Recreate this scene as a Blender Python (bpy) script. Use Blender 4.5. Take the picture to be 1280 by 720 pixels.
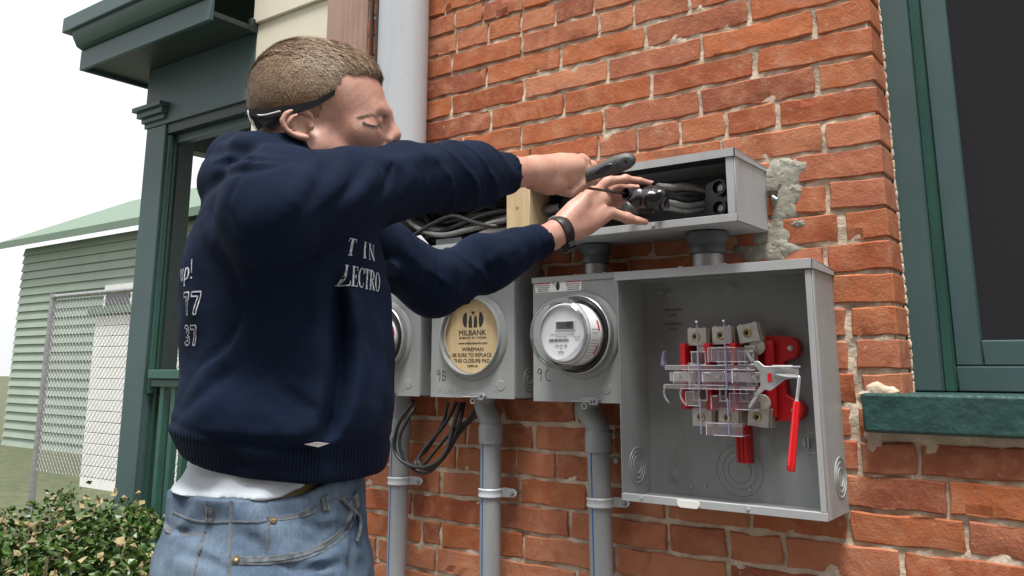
import bpy, math, random
import numpy as np
from mathutils import Vector, Matrix
from mathutils.bvhtree import BVHTree
for _o in list(bpy.data.objects): bpy.data.objects.remove(_o, do_unlink=True)
SC = bpy.context.scene
COL = SC.collection
random.seed(4)
H = 1.28                      # height of the lens above the pavement; z below is measured from the lens
D = 1.8                       # distance of the lens from the brick face

# ------------------------------------------------------------------ camera
FPX = 1061.48
YAW, PIT, ROLL = [math.radians(a) for a in (36.3318, 11.4799, 0.0775)]
_fw = Vector((-math.sin(YAW)*math.cos(PIT), math.cos(YAW)*math.cos(PIT), math.sin(PIT)))
_r0 = Vector((math.cos(YAW), math.sin(YAW), 0)); _u0 = _r0.cross(_fw)
_r = _r0*math.cos(ROLL)+_u0*math.sin(ROLL); _u = -_r0*math.sin(ROLL)+_u0*math.cos(ROLL)
cam_d = bpy.data.cameras.new('camera'); cam = bpy.data.objects.new('camera', cam_d); COL.objects.link(cam)
cam.matrix_world = Matrix(((_r.x,_u.x,-_fw.x,0),(_r.y,_u.y,-_fw.y,-D),(_r.z,_u.z,-_fw.z,H),(0,0,0,1)))
cam_d.sensor_width = 36; cam_d.lens = FPX/1280*36; cam_d.shift_y = -(360-242.93)/1280
cam_d.clip_start = 0.05; cam_d.clip_end = 500
SC.camera = cam

# ------------------------------------------------------------------ light: overcast sky, very soft sun
SUN_EL, SUN_AZ = math.radians(71), math.radians(150)     # azimuth clockwise from +Y
CLOUD_LOW, CLOUD_TOP = 7.4, 10.5
world = bpy.data.worlds.new('World'); SC.world = world; world.use_nodes = True
wn = world.node_tree.nodes; wl = world.node_tree.links
bg = wn['Background']; sky = wn.new('ShaderNodeTexSky'); sky.sky_type = 'NISHITA'; sky.sun_disc = False
sky.sun_elevation = SUN_EL; sky.sun_rotation = SUN_AZ; sky.dust_density = 6.0; sky.air_density = 1.0; sky.ozone_density = 1.0
hs = wn.new('ShaderNodeHueSaturation'); hs.inputs['Saturation'].default_value = 0.22; hs.inputs['Value'].default_value = 1.0
wl.new(sky.outputs[0], hs.inputs['Color'])
# cloud cover over the blue sky: white, brighter overhead than at the horizon
wtc = wn.new('ShaderNodeTexCoord'); wsp = wn.new('ShaderNodeSeparateXYZ'); wl.new(wtc.outputs['Generated'], wsp.inputs[0])
wmr = wn.new('ShaderNodeMapRange'); wmr.inputs['From Min'].default_value = 0; wmr.inputs['From Max'].default_value = 1; wmr.inputs['To Min'].default_value = CLOUD_LOW; wmr.inputs['To Max'].default_value = CLOUD_TOP
wl.new(wsp.outputs['Z'], wmr.inputs[0]); wcl = wn.new('ShaderNodeVectorMath'); wcl.operation = 'SCALE'; wcl.inputs[0].default_value = (.97, .985, 1.0); wl.new(wmr.outputs[0], wcl.inputs['Scale'])
wmx = wn.new('ShaderNodeMix'); wmx.data_type = 'RGBA'; wmx.inputs[0].default_value = .85; wl.new(hs.outputs[0], wmx.inputs[6]); wl.new(wcl.outputs[0], wmx.inputs[7])
wl.new(wmx.outputs[2], bg.inputs['Color']); bg.inputs['Strength'].default_value = 0.13
sun_d = bpy.data.lights.new('sun', 'SUN'); sun_d.energy = 4.8; sun_d.angle = math.radians(18); sun_d.color = (1, 0.97, 0.93)
sun = bpy.data.objects.new('sun', sun_d); COL.objects.link(sun)
_sd = Vector((math.sin(SUN_AZ)*math.cos(SUN_EL), math.cos(SUN_AZ)*math.cos(SUN_EL), math.sin(SUN_EL)))
sun.rotation_euler = _sd.to_track_quat('Z', 'Y').to_euler(); sun.location = (2, -4, 5)
SC.cycles.transparent_max_bounces = 40
SC.view_settings.view_transform = 'Standard'; SC.view_settings.look = 'None'
SC.view_settings.exposure = 0.26; SC.view_settings.gamma = 1

# ------------------------------------------------------------------ helpers
def ray(px, py): return _r*((px-640)/FPX) - _u*((py-242.93)/FPX) + _fw
def AT(px, py, Y=0.0):
    d = ray(px, py); return Vector((0, -D, 0)) + d*((Y+D)/d.y)
def W(px, py, dep): return Vector((0, -D, 0)) + ray(px, py)*dep

class MB:
    """collects shapes, then links them as ONE mesh object"""
    def __init__(s): s.v = []; s.f = []
    def add(s, vs, fs):
        n = len(s.v); s.v += [tuple(v) for v in vs]; s.f += [tuple(i+n for i in f) for f in fs]; return s
    def box(s, x0, x1, y0, y1, z0, z1):
        return s.add([(x0,y0,z0),(x1,y0,z0),(x1,y1,z0),(x0,y1,z0),(x0,y0,z1),(x1,y0,z1),(x1,y1,z1),(x0,y1,z1)],
            [(0,3,2,1),(4,5,6,7),(0,1,5,4),(1,2,6,5),(2,3,7,6),(3,0,4,7)])
    def prism(s, poly, o, ux, uy, n):
        """poly in plane (o,ux,uy), extruded by vector n"""
        o, ux, uy, n = map(Vector, (o, ux, uy, n)); k = len(poly)
        a = [o+ux*p[0]+uy*p[1] for p in poly]; b = [q+n for q in a]
        return s.add(a+b, [tuple(range(k-1,-1,-1)), tuple(range(k,2*k))]+[(i,(i+1)%k,k+(i+1)%k,k+i) for i in range(k)])
    def tube(s, pts, r, seg=10, caps=True, flat=1.0):
        pts = [Vector(p) for p in pts]; n = len(pts); rr = r if isinstance(r, (list, tuple)) else [r]*n
        t = [(pts[min(i+1,n-1)]-pts[max(i-1,0)]).normalized() for i in range(n)]
        a = t[0].orthogonal().normalized(); vs = []
        for i in range(n):
            a = (a - t[i]*a.dot(t[i])).normalized(); b = t[i].cross(a)
            for j in range(seg):
                th = 2*math.pi*j/seg; vs.append(pts[i]+a*(rr[i]*math.cos(th))+b*(rr[i]*flat*math.sin(th)))
        fs = [(i*seg+j, i*seg+(j+1)%seg, (i+1)*seg+(j+1)%seg, (i+1)*seg+j) for i in range(n-1) for j in range(seg)]
        if caps: fs += [tuple(range(seg-1,-1,-1)), tuple(range((n-1)*seg, n*seg))]
        return s.add(vs, fs)
    def cyl(s, p0, p1, r, r1=None, seg=24): return s.tube([p0, p1], [r, r if r1 is None else r1], seg)
    def lathe(s, prof, o, ax, seg=40, close=False):
        """prof = [(radius, distance along axis)]"""
        o = Vector(o); ax = Vector(ax).normalized(); a = ax.orthogonal().normalized(); b = ax.cross(a); m = len(prof)
        vs = [o+ax*h+(a*math.cos(2*math.pi*j/seg)+b*math.sin(2*math.pi*j/seg))*max(r,1e-5) for r, h in prof for j in range(seg)]
        rng = range(m) if close else range(m-1)
        return s.add(vs, [(i*seg+j, i*seg+(j+1)%seg, ((i+1)%m)*seg+(j+1)%seg, ((i+1)%m)*seg+j) for i in rng for j in range(seg)])
    def ribbon(s, pts, w, o, ux, uy, n):
        """flat stroke along 2D pts with width w, on plane (o,ux,uy), thickness vector n"""
        P2 = [Vector((p[0], p[1])) for p in pts]
        L = []; R_ = []
        for i, p in enumerate(P2):
            t = (P2[min(i+1,len(P2)-1)]-P2[max(i-1,0)]).normalized(); q = Vector((-t.y, t.x))*w/2
            L.append(p+q); R_.append(p-q)
        for i in range(len(P2)-1): s.prism([tuple(R_[i]), tuple(R_[i+1]), tuple(L[i+1]), tuple(L[i])], o, ux, uy, n)
        return s
    def build(s, name, mat, parent=None, base=None, bevel=0, smooth=True, ang=35):
        me = bpy.data.meshes.new(name); off = parent['_base'] if parent is not None else (base or (0,0,0))
        me.from_pydata([(x-off[0], y-off[1], z-off[2]) for x, y, z in s.v], [], s.f); me.validate(); 
        return link(name, me, mat, parent, off, bevel, smooth, ang)
def link(name, me, mat, parent=None, off=(0,0,0), bevel=0, smooth=True, ang=35):
    if mat is not None and not me.materials: me.materials.append(mat)
    if smooth and len(me.polygons):
        me.polygons.foreach_set('use_smooth', [True]*len(me.polygons)); me.set_sharp_from_angle(angle=math.radians(ang))
    me.update()
    o = bpy.data.objects.new(name, me); COL.objects.link(o)
    if parent is not None:
        o.parent = parent; o['_base'] = parent['_base']
    else: o.location = (off[0], off[1], off[2]+H); o['_base'] = off
    if bevel:
        m = o.modifiers.new('bevel', 'BEVEL'); m.width = bevel; m.segments = 2; m.limit_method = 'ANGLE'; m.angle_limit = math.radians(40)
    return o
def thing(name, label, cat, base, group=None):
    o = bpy.data.objects.new(name, None); COL.objects.link(o); o.empty_display_size = 0.1
    o.location = (base[0], base[1], base[2]+H); o['_base'] = tuple(float(c) for c in base)
    return tag(o, label, cat, group)
def tag(o, label, cat, group=None):
    o['label'] = label; o['category'] = cat
    if group: o['group'] = group
    return o
def struct(o): o['kind'] = 'structure'; return o
def stuff(o): o['kind'] = 'stuff'; return o
def kids(o): return [c for c in bpy.data.objects if c.parent == o]
def copy_tree(o, parent=None):
    c = o.copy(); COL.objects.link(c)
    if parent is not None: c.parent = parent
    for ch in kids(o): copy_tree(ch, c)
    return c
_tc = {}
def text_geo(t, size, depth=0.0):
    k = (t, size, depth)
    if k not in _tc:
        cu = bpy.data.curves.new('t', 'FONT'); cu.body = t; cu.size = size; cu.align_x = 'CENTER'; cu.align_y = 'CENTER'; cu.extrude = depth; cu.resolution_u = 3
        ob = bpy.data.objects.new('t', cu); COL.objects.link(ob); dg = bpy.context.evaluated_depsgraph_get()
        me = bpy.data.meshes.new_from_object(ob.evaluated_get(dg))
        _tc[k] = ([tuple(v.co) for v in me.vertices], [tuple(p.vertices) for p in me.polygons])
        bpy.data.objects.remove(ob); bpy.data.curves.remove(cu); bpy.data.meshes.remove(me)
    return _tc[k]
def text_on(mb, t, size, o, ux, uy, n, bold=0, sx=1.0):
    """printed text, a sheet 0.3 mm thick"""
    o, ux, uy, n = map(Vector, (o, ux, uy, n))
    vs, fs = text_geo(t, size, 0.00015)
    for q, dx in enumerate((-.012*size, .012*size) if size > .0065 else (0,)): mb.add([o+ux*(v[0]*sx+dx)+uy*v[1]+n*(v[2]+0.0004+q*.00004) for v in vs], fs)

# ------------------------------------------------------------------ materials
def mat(name, col, rough=0.6, metal=0.0, var=0.0, vscale=8, bump=0.0, bscale=60, col2=None, spec=None, coat=0, bdist=0.002, stretch=None, detail=6, grime=0):
    m = bpy.data.materials.new(name); m.use_nodes = True; nt = m.node_tree; N = nt.nodes; L = nt.links; b = N['Principled BSDF']
    b.inputs['Base Color'].default_value = (*col, 1); b.inputs['Roughness'].default_value = rough; b.inputs['Metallic'].default_value = metal
    if spec is not None: b.inputs['Specular IOR Level'].default_value = spec
    if coat: b.inputs['Coat Weight'].default_value = coat
    tc = N.new('ShaderNodeTexCoord'); src = tc.outputs['Object']
    if stretch:
        mp = N.new('ShaderNodeMapping'); mp.inputs['Scale'].default_value = stretch; L.new(src, mp.inputs[0]); src = mp.outputs[0]
    if var or col2:
        n = N.new('ShaderNodeTexNoise'); n.inputs['Scale'].default_value = vscale; n.inputs['Detail'].default_value = detail; n.inputs['Roughness'].default_value = .65; L.new(src, n.inputs['Vector'])
        r = N.new('ShaderNodeValToRGB'); c2 = col2 or tuple(max(0, c*(1-var)) for c in col); c1 = col if col2 else tuple(min(1, c*(1+var)) for c in col)
        r.color_ramp.elements[0].color = (*c2, 1); r.color_ramp.elements[1].color = (*c1, 1); r.color_ramp.elements[0].position = .35; r.color_ramp.elements[1].position = .65
        L.new(n.outputs[0], r.inputs[0]); L.new(r.outputs[0], b.inputs['Base Color'])
        rr = N.new('ShaderNodeMapRange'); rr.inputs['To Min'].default_value = max(0, rough-.07); rr.inputs['To Max'].default_value = min(1, rough+.08); L.new(n.outputs[0], rr.inputs[0]); L.new(rr.outputs[0], b.inputs['Roughness'])
    if grime:
        gm = N.new('ShaderNodeMapping'); gm.inputs['Scale'].default_value = (9, 9, 1.6); L.new(tc.outputs['Object'], gm.inputs[0]); gn = N.new('ShaderNodeTexNoise'); gn.inputs['Scale'].default_value = 2.2; gn.inputs['Detail'].default_value = 9; gn.inputs['Roughness'].default_value = .75; L.new(gm.outputs[0], gn.inputs['Vector'])
        gr_ = N.new('ShaderNodeMapRange'); gr_.inputs['From Min'].default_value = .50; gr_.inputs['From Max'].default_value = .78; gr_.inputs['To Max'].default_value = grime; L.new(gn.outputs[0], gr_.inputs[0])
        gx = N.new('ShaderNodeMix'); gx.data_type = 'RGBA'; L.new(gr_.outputs[0], gx.inputs[0]); L.new(b.inputs['Base Color'].links[0].from_socket, gx.inputs[6]); gx.inputs[7].default_value = (.15,.135,.11,1)
        sn = N.new('ShaderNodeTexNoise'); sn.inputs['Scale'].default_value = 160; sn.inputs['Detail'].default_value = 3; L.new(tc.outputs['Object'], sn.inputs['Vector']); sr = N.new('ShaderNodeMapRange'); sr.inputs['From Min'].default_value = .70; sr.inputs['From Max'].default_value = .74; sr.inputs['To Max'].default_value = .55; L.new(sn.outputs[0], sr.inputs[0])
        sx_ = N.new('ShaderNodeMix'); sx_.data_type = 'RGBA'; L.new(sr.outputs[0], sx_.inputs[0]); L.new(gx.outputs[2], sx_.inputs[6]); sx_.inputs[7].default_value = (.09,.08,.07,1); L.new(sx_.outputs[2], b.inputs['Base Color'])
    if bump:
        n2 = N.new('ShaderNodeTexNoise'); n2.inputs['Scale'].default_value = bscale; n2.inputs['Detail'].default_value = 5; L.new(src, n2.inputs['Vector'])
        bp = N.new('ShaderNodeBump'); bp.inputs['Strength'].default_value = bump; bp.inputs['Distance'].default_value = bdist; L.new(n2.outputs[0], bp.inputs['Height']); L.new(bp.outputs[0], b.inputs['Normal'])
    return m
def clear_mat(name, tint, rough=0.03, fres=1.5, base=0.02, haze=0):
    """thin clear plastic or glass: passes light straight through, mirrors by angle"""
    m = bpy.data.materials.new(name); m.use_nodes = True; N = m.node_tree.nodes; L = m.node_tree.links; N.remove(N['Principled BSDF'])
    t = N.new('ShaderNodeBsdfTransparent'); t.inputs[0].default_value = (*tint, 1); g = N.new('ShaderNodeBsdfGlossy'); g.inputs['Roughness'].default_value = rough
    f = N.new('ShaderNodeLayerWeight'); f.inputs['Blend'].default_value = .5; pw = N.new('ShaderNodeMath'); pw.operation = 'POWER'; pw.inputs[1].default_value = 4.5; L.new(f.outputs['Facing'], pw.inputs[0])
    ad = N.new('ShaderNodeMath'); ad.operation = 'MULTIPLY_ADD'; ad.use_clamp = True; f0 = ((fres-1)/(fres+1))**2+base; ad.inputs[1].default_value = .85-f0; ad.inputs[2].default_value = f0; L.new(pw.outputs[0], ad.inputs[0])
    mx = N.new('ShaderNodeMixShader'); L.new(ad.outputs[0], mx.inputs[0]); L.new(t.outputs[0], mx.inputs[1]); L.new(g.outputs[0], mx.inputs[2]); L.new(mx.outputs[0], N['Material Output'].inputs[0])
    if haze:
        df = N.new('ShaderNodeBsdfDiffuse'); df.inputs[0].default_value = (.75,.70,.76,1); m2 = N.new('ShaderNodeMixShader'); m2.inputs[0].default_value = haze; L.new(mx.outputs[0], m2.inputs[1]); L.new(df.outputs[0], m2.inputs[2]); L.new(m2.outputs[0], N['Material Output'].inputs[0])
    return m
def brick_mat():
    m = bpy.data.materials.new('brick'); m.use_nodes = True; N = m.node_tree.nodes; L = m.node_tree.links; b = N['Principled BSDF']
    oi = N.new('ShaderNodeObjectInfo'); tc = N.new('ShaderNodeTexCoord')
    off = N.new('ShaderNodeVectorMath'); off.operation = 'MULTIPLY_ADD'; cb = N.new('ShaderNodeCombineXYZ')
    for i in range(3): L.new(oi.outputs['Random'], cb.inputs[i])
    L.new(cb.outputs[0], off.inputs[0]); off.inputs[1].default_value = (37, 61, 23); L.new(tc.outputs['Object'], off.inputs[2])
    rp = N.new('ShaderNodeValToRGB'); L.new(oi.outputs['Random'], rp.inputs[0]); cr = rp.color_ramp
    cols = [(.39,.118,.050),(.44,.160,.085),(.34,.095,.043),(.42,.138,.060),(.37,.130,.072),(.46,.180,.095),(.30,.095,.052),(.43,.132,.052)]
    cr.interpolation = 'CONSTANT'
    while len(cr.elements) < len(cols): cr.elements.new(.5)
    for i, c in enumerate(cols): cr.elements[i].position = i/len(cols); cr.elements[i].color = (*c, 1)
    def noise(sc, det, rough=.6, dist=0):
        n = N.new('ShaderNodeTexNoise'); n.inputs['Scale'].default_value = sc; n.inputs['Detail'].default_value = det; n.inputs['Roughness'].default_value = rough; n.inputs['Distortion'].default_value = dist; L.new(off.outputs[0], n.inputs['Vector']); return n
    def ramp(n, p0, p1):
        r = N.new('ShaderNodeMapRange'); r.inputs['From Min'].default_value = p0; r.inputs['From Max'].default_value = p1; L.new(n.outputs[0], r.inputs[0]); return r
    def mix(fac, a, bcol, mode='MIX'):
        x = N.new('ShaderNodeMix'); x.data_type = 'RGBA'; x.blend_type = mode; L.new(fac, x.inputs[0]); L.new(a, x.inputs[6])
        if isinstance(bcol, tuple): x.inputs[7].default_value = (*bcol, 1)
        else: L.new(bcol, x.inputs[7])
        return x.outputs[2]
    n1 = noise(18, 5); c = mix(ramp(n1, .45, .75).outputs[0], rp.outputs[0], (.47,.21,.12))
    n2 = noise(9, 6, .7, 1.0); c = mix(ramp(n2, .52, .8).outputs[0], c, (.24,.065,.03))
    n3 = noise(55, 4, .7); f3 = ramp(n3, .60, .78); c = mix(f3.outputs[0], c, (.50,.30,.20))
    n5 = noise(14, 8, .8, .5); f5 = ramp(n5, .60, .74); s5 = N.new('ShaderNodeMath'); s5.operation = 'MULTIPLY'; s5.inputs[1].default_value = .62; L.new(f5.outputs[0], s5.inputs[0]); c = mix(s5.outputs[0], c, (.5,.40,.32))
    n4 = noise(120, 3, .6); f4 = ramp(n4, .70, .76); c = mix(f4.outputs[0], c, (.10,.035,.02))
    L.new(c, b.inputs['Base Color']); b.inputs['Roughness'].default_value = .88; b.inputs['Specular IOR Level'].default_value = .25
    nb = noise(45, 8, .68, .4); nb2 = noise(240, 3, .6); a1 = N.new('ShaderNodeMath'); a1.operation = 'MULTIPLY_ADD'; a1.inputs[1].default_value = .3; L.new(nb2.outputs[0], a1.inputs[0]); L.new(nb.outputs[0], a1.inputs[2])
    bp = N.new('ShaderNodeBump'); bp.inputs['Strength'].default_value = .7; bp.inputs['Distance'].default_value = .0045; L.new(a1.outputs[0], bp.inputs['Height']); L.new(bp.outputs[0], b.inputs['Normal'])
    return m
M = {}
M['brick'] = brick_mat()
M['mortar'] = mat('mortar', (.64,.55,.43), .95, var=.25, vscale=25, bump=.9, bscale=120, col2=(.44,.34,.25), bdist=.003)
M['cement'] = mat('cement patch', (.36,.35,.29), .92, vscale=30, bump=.55, bscale=70, col2=(.24,.23,.185), bdist=.006)
M['grey'] = mat('grey enamelled steel', (.262,.280,.280), .40, var=.11, vscale=7, stretch=(1,1,.35), grime=.42, bump=.12, bscale=220, bdist=.0004)
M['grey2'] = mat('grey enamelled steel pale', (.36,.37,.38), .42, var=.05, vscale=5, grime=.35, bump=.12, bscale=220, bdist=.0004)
M['shade_painted_steel'] = mat('grey enamel with shade painted in', (.055,.055,.058), .5, var=.15, vscale=9)  # shade inside the trough is put into this enamel colour
M['zinc'] = mat('zinc plated steel', (.56,.56,.57), .34, .65, var=.15, vscale=30)
M['dullzinc'] = mat('dull cast zinc', (.34,.34,.35), .5, .7, var=.2, vscale=40, bump=.4, bscale=100)
M['pvc'] = mat('grey pvc', (.27,.285,.30), .45, var=.08, vscale=7, grime=.5, stretch=(1,1,.25))
M['pvc_light'] = mat('pale grey pvc', (.47,.50,.53), .4, var=.04, vscale=6, grime=.2, stretch=(1,1,.25))
M['blue'] = mat('blue stripe', (.02,.10,.33), .5)
M['black_rubber'] = mat('black cable jacket', (.014,.014,.015), .38, var=.25, vscale=60)
M['greycable'] = mat('bare aluminium cable', (.19,.19,.185), .45, .4, var=.3, vscale=80, stretch=(1,1,1))
M['whitecable'] = mat('white cable jacket', (.62,.61,.58), .5, var=.1, vscale=40)
M['black_plastic'] = mat('black plastic', (.012,.012,.014), .35, var=.2, vscale=40)
M['tape'] = mat('black vinyl tape', (.010,.010,.012), .16, bump=.5, bscale=70, bdist=.003, spec=.7)
M['dark_grey_plastic'] = mat('dark grey plastic', (.07,.08,.09), .5)
M['wood'] = mat('pine', (.60,.47,.29), .75, vscale=3, col2=(.48,.34,.18), bump=.3, bscale=40, stretch=(14,14,1.2))
M['knot'] = mat('pine knot', (.28,.13,.04), .7, var=.3, vscale=60)
M['cardboard'] = mat('tan cardboard', (.58,.44,.25), .85, vscale=6, col2=(.50,.37,.20), bump=.3, bscale=30, stretch=(8,8,1.0))
M['ink'] = mat('black ink', (.02,.018,.016), .7)
M['print'] = mat('grey print', (.10,.10,.12), .7)
M['white'] = mat('white label', (.78,.78,.78), .6, var=.03)
M['face'] = mat('meter dial plate', (.78,.79,.80), .5, var=.02)
M['face2'] = mat('meter dial grey field', (.50,.52,.55), .5)
M['lcd'] = mat('lcd', (.045,.055,.05), .2)
M['red'] = mat('red moulded polymer', (.50,.006,.010), .38, var=.2, vscale=20)
M['redlabel'] = mat('red label print', (.55,.03,.03), .6)
M['red_grip'] = mat('red dipped grip', (.62,.008,.012), .22, coat=.4)
M['lug'] = mat('tinned aluminium lug', (.56,.54,.48), .42, .35, var=.15, vscale=60, bump=.3, bscale=150, bdist=.0006)
M['brass'] = mat('brass', (.45,.33,.13), .35, .9)
M['clear'] = clear_mat('clear polycarbonate', (.99,.99,1.0), .06, 1.18, .015)
M['glass'] = clear_mat('clear meter cover', (.985,.988,.99), .03, 1.45, .0)
M['rim'] = clear_mat('thick clear rim', (.80,.82,.84), .05, 1.5, .10)
M['plastic_thick'] = clear_mat('thick clear shield', (.955,.925,.945), .10, 1.45, .10, haze=.07)
M['clear_edge'] = mat('polycarbonate cut edge', (.22,.21,.33), .25)
M['matt_black'] = mat('matt black strap', (.010,.010,.011), .85, spec=.15)
M['clear_white'] = mat('polycarbonate painted edge glint', (.62,.62,.68), .2)  # pale colour paints the glint along clear plastic edges
M['meter_ring'] = mat('meter ring steel', (.42,.43,.43), .28, .75, var=.1, vscale=20)
M['railgreen'] = mat('rail green', (.028,.105,.08), .4, var=.15, vscale=8)
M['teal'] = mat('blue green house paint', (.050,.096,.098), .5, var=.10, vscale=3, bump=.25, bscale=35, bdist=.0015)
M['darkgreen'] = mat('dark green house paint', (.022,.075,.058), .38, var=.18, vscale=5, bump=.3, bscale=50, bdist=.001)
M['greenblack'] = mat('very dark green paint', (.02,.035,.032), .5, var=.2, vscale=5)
M['green_wire'] = mat('green wire', (.01,.30,.12), .4)
M['cream'] = mat('cream render', (.70,.66,.53), .85, var=.05, vscale=3, bump=.2, bscale=40)
M['brownstone'] = mat('pinkish brown painted moulding', (.36,.235,.185), .6, var=.08, vscale=6, bump=.2, bscale=60)
M['sillpaint'] = mat('flaking dark green sill paint', (.018,.05,.045), .42, vscale=22, col2=(.03,.085,.075), bump=1.0, bscale=32, bdist=.006)
M['pavement'] = mat('concrete', (.17,.165,.155), .9, vscale=2, col2=(.12,.115,.105), bump=.5, bscale=60)
M['soil'] = mat('ground', (.10,.10,.055), .95, vscale=9, col2=(.045,.065,.025), bump=.6, bscale=20)
M['siding'] = mat('pale green siding', (.27,.33,.27), .7, var=.08, vscale=1)
M['roofgreen'] = mat('green shingle', (.16,.22,.17), .85, vscale=20, col2=(.11,.16,.12))
M['whitewood'] = mat('white paint', (.72,.72,.70), .6, var=.04)
M['windowdark'] = mat('dark window glass', (.02,.025,.03), .08, spec=.8)
M['leaf'] = mat('hedge leaf', (.085,.15,.025), .4, vscale=28, col2=(.02,.055,.012))
M['leafdry'] = mat('dry hedge leaf', (.27,.22,.11), .7, var=.25, vscale=9)
M['twig'] = mat('twig', (.20,.15,.09), .8)
M['darkrod'] = mat('dark brown cable', (.05,.035,.03), .5)
# ------------------------------------------------------------------ ground
g = MB().box(-120, 120, -120, 160, -H-.2, -H); gr = struct(g.build('ground', M['soil']))
g = MB().box(-6, 6, -4.5, -.02, -H, -H+.004); struct(g.build('pavement', M['pavement']))

# ------------------------------------------------------------------ brick wall
wall = thing('brick_wall', 'old orange red brick house wall with pale uneven mortar joints behind the meters', 'wall', (-1.1, 0.05, -H))
PITCH = .0652; ZT = .709
XL, XR = -1.905, -.388        # left end, window reveal
def brick_mesh(w, h, seed, corner=False):
    rnd = random.Random(seed); e = .0026; nx = max(5, int(w/.022)); xs = [-w/2, -w/2+e]+[-w/2+e+(w-2*e)*i/nx for i in range(1, nx)]+[w/2-e, w/2]; zs = [-h/2, -h/2+e, -h*.12, h*.14, h/2-e, h/2]
    ph = [rnd.uniform(0, 6.3) for _ in range(6)]; tilt = rnd.uniform(-.0015, .0015); sl = rnd.uniform(-.002, .002)
    A = len(xs); B = len(zs); vs = []
    for j, z in enumerate(zs):
        for i, x in enumerate(xs):
            ed = (i in (0, A-1)) or (j in (0, B-1)); ed2 = (i in (0, A-1)) and (j in (0, B-1))
            y = .0004*math.sin(x*60+ph[0])+.0004*math.sin(z*130+x*30+ph[1])+tilt*z/h*2+rnd.uniform(-.0003, .0003)
            if ed: y += .0020+rnd.uniform(0, .0020)
            if ed2: y += .0010
            dz = (.0014*math.sin(x*45+ph[2])+rnd.uniform(-.0009, .0009)) if j in (0,1,B-2,B-1) else 0
            dx = (.0014*math.sin(z*90+ph[3])+rnd.uniform(-.001, .001)) if i in (0,1,A-2,A-1) else 0
            if corner and i >= A-2: dx *= .3
            if ed2: dx -= math.copysign(.0012, x)
            if rnd.random() < .05 and (ed or j in (1,B-2)): y += rnd.uniform(.003,.008)
            vs.append((x+dx, y, z+dz+sl*x/w))
    fs = [(j*A+i, j*A+i+1, (j+1)*A+i+1, (j+1)*A+i) for j in range(B-1) for i in range(A-1)]
    ring = [i for i in range(A)]+[j*A+A-1 for j in range(1, B)]+[(B-1)*A+i for i in range(A-2, -1, -1)]+[j*A for j in range(B-2, 0, -1)]
    n0 = len(vs)
    for k in ring: vs.append((vs[k][0], .098, vs[k][2]))
    R_ = len(ring)
    for k in range(R_): fs.append((ring[(k+1)%R_], ring[k], n0+k, n0+(k+1)%R_))
    me = bpy.data.meshes.new('brick'); me.from_pydata(vs, [], fs); me.materials.append(M['brick'])
    me.polygons.foreach_set('use_smooth', [True]*len(me.polygons)); me.set_sharp_from_angle(angle=math.radians(14)); return me, vs, fs
VAR = {}
def variant(w, corner=False):
    b = round(w/.02)*.02; k = (b, corner, random.randrange(5))
    if k not in VAR: VAR[k] = brick_mesh(max(b, .04), .0555, len(VAR)*7+1, corner)
    return VAR[k], max(b, .04)
# head joints read off the wall, (px, py); the rest of each course is filled in with stretchers and headers
J = [(604,5),(568,35),(653,12.5),(570.5,60),(609.5,49),(651,34),(694,24),(742,10),(792,3),(564,87.5),(652,62.5),(749,37.5),(861,9),(608,100),(700,77.5),(807,50),(936,22),
 (564,136),(654.5,115),(759,92.5),(877.5,62.5),(1016,35),(613,150),(705,132.5),(814,107.5),(942.5,82.5),(651,170),(754,152.5),(874.5,130),(1020.5,107.5),
 (747,176),(796,166),(849,162),(908,160),(970.5,147.5),(1029,173),(1034,245),(1031,314),(1070,472),(1060,655),(834.5,657.5),(980,687),(910,720),
 (645,579),(695,582.5),(650,602),(712.5,660),(654,687),(551,604),(551,672),(526,673),(910,687)]
rows = {}
for p in J:
    q = AT(*p); k = math.floor((ZT-q.z)/PITCH); rows.setdefault(k, []).append(q.x)
NB = [0]; rest = MB()
def lay(x0, x1, k, individual, corner=False):
    w = x1-x0-random.uniform(.005, .012); z = ZT-PITCH*(k+.5)+random.uniform(-.0012, .0012)
    (me, vs, fs), b = variant(w, corner); cx = (x0+x1)/2
    if corner: cx = x1-w/2
    yo = random.uniform(-.0025, .0004); hs_ = random.uniform(.985, 1.035)
    if individual:
        o = bpy.data.objects.new('brick', me); COL.objects.link(o); o.parent = wall
        o.location = (cx+1.1, yo-.05, z+H); o.scale = (w/b, 1, hs_); o.rotation_euler = (0, random.uniform(-.006, .006), 0); NB[0] += 1
    else: rest.add([(x*w/b+cx, y+yo, zz*hs_+z) for x, y, zz in vs], fs)
k0 = int((ZT-2.3)/PITCH)
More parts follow.
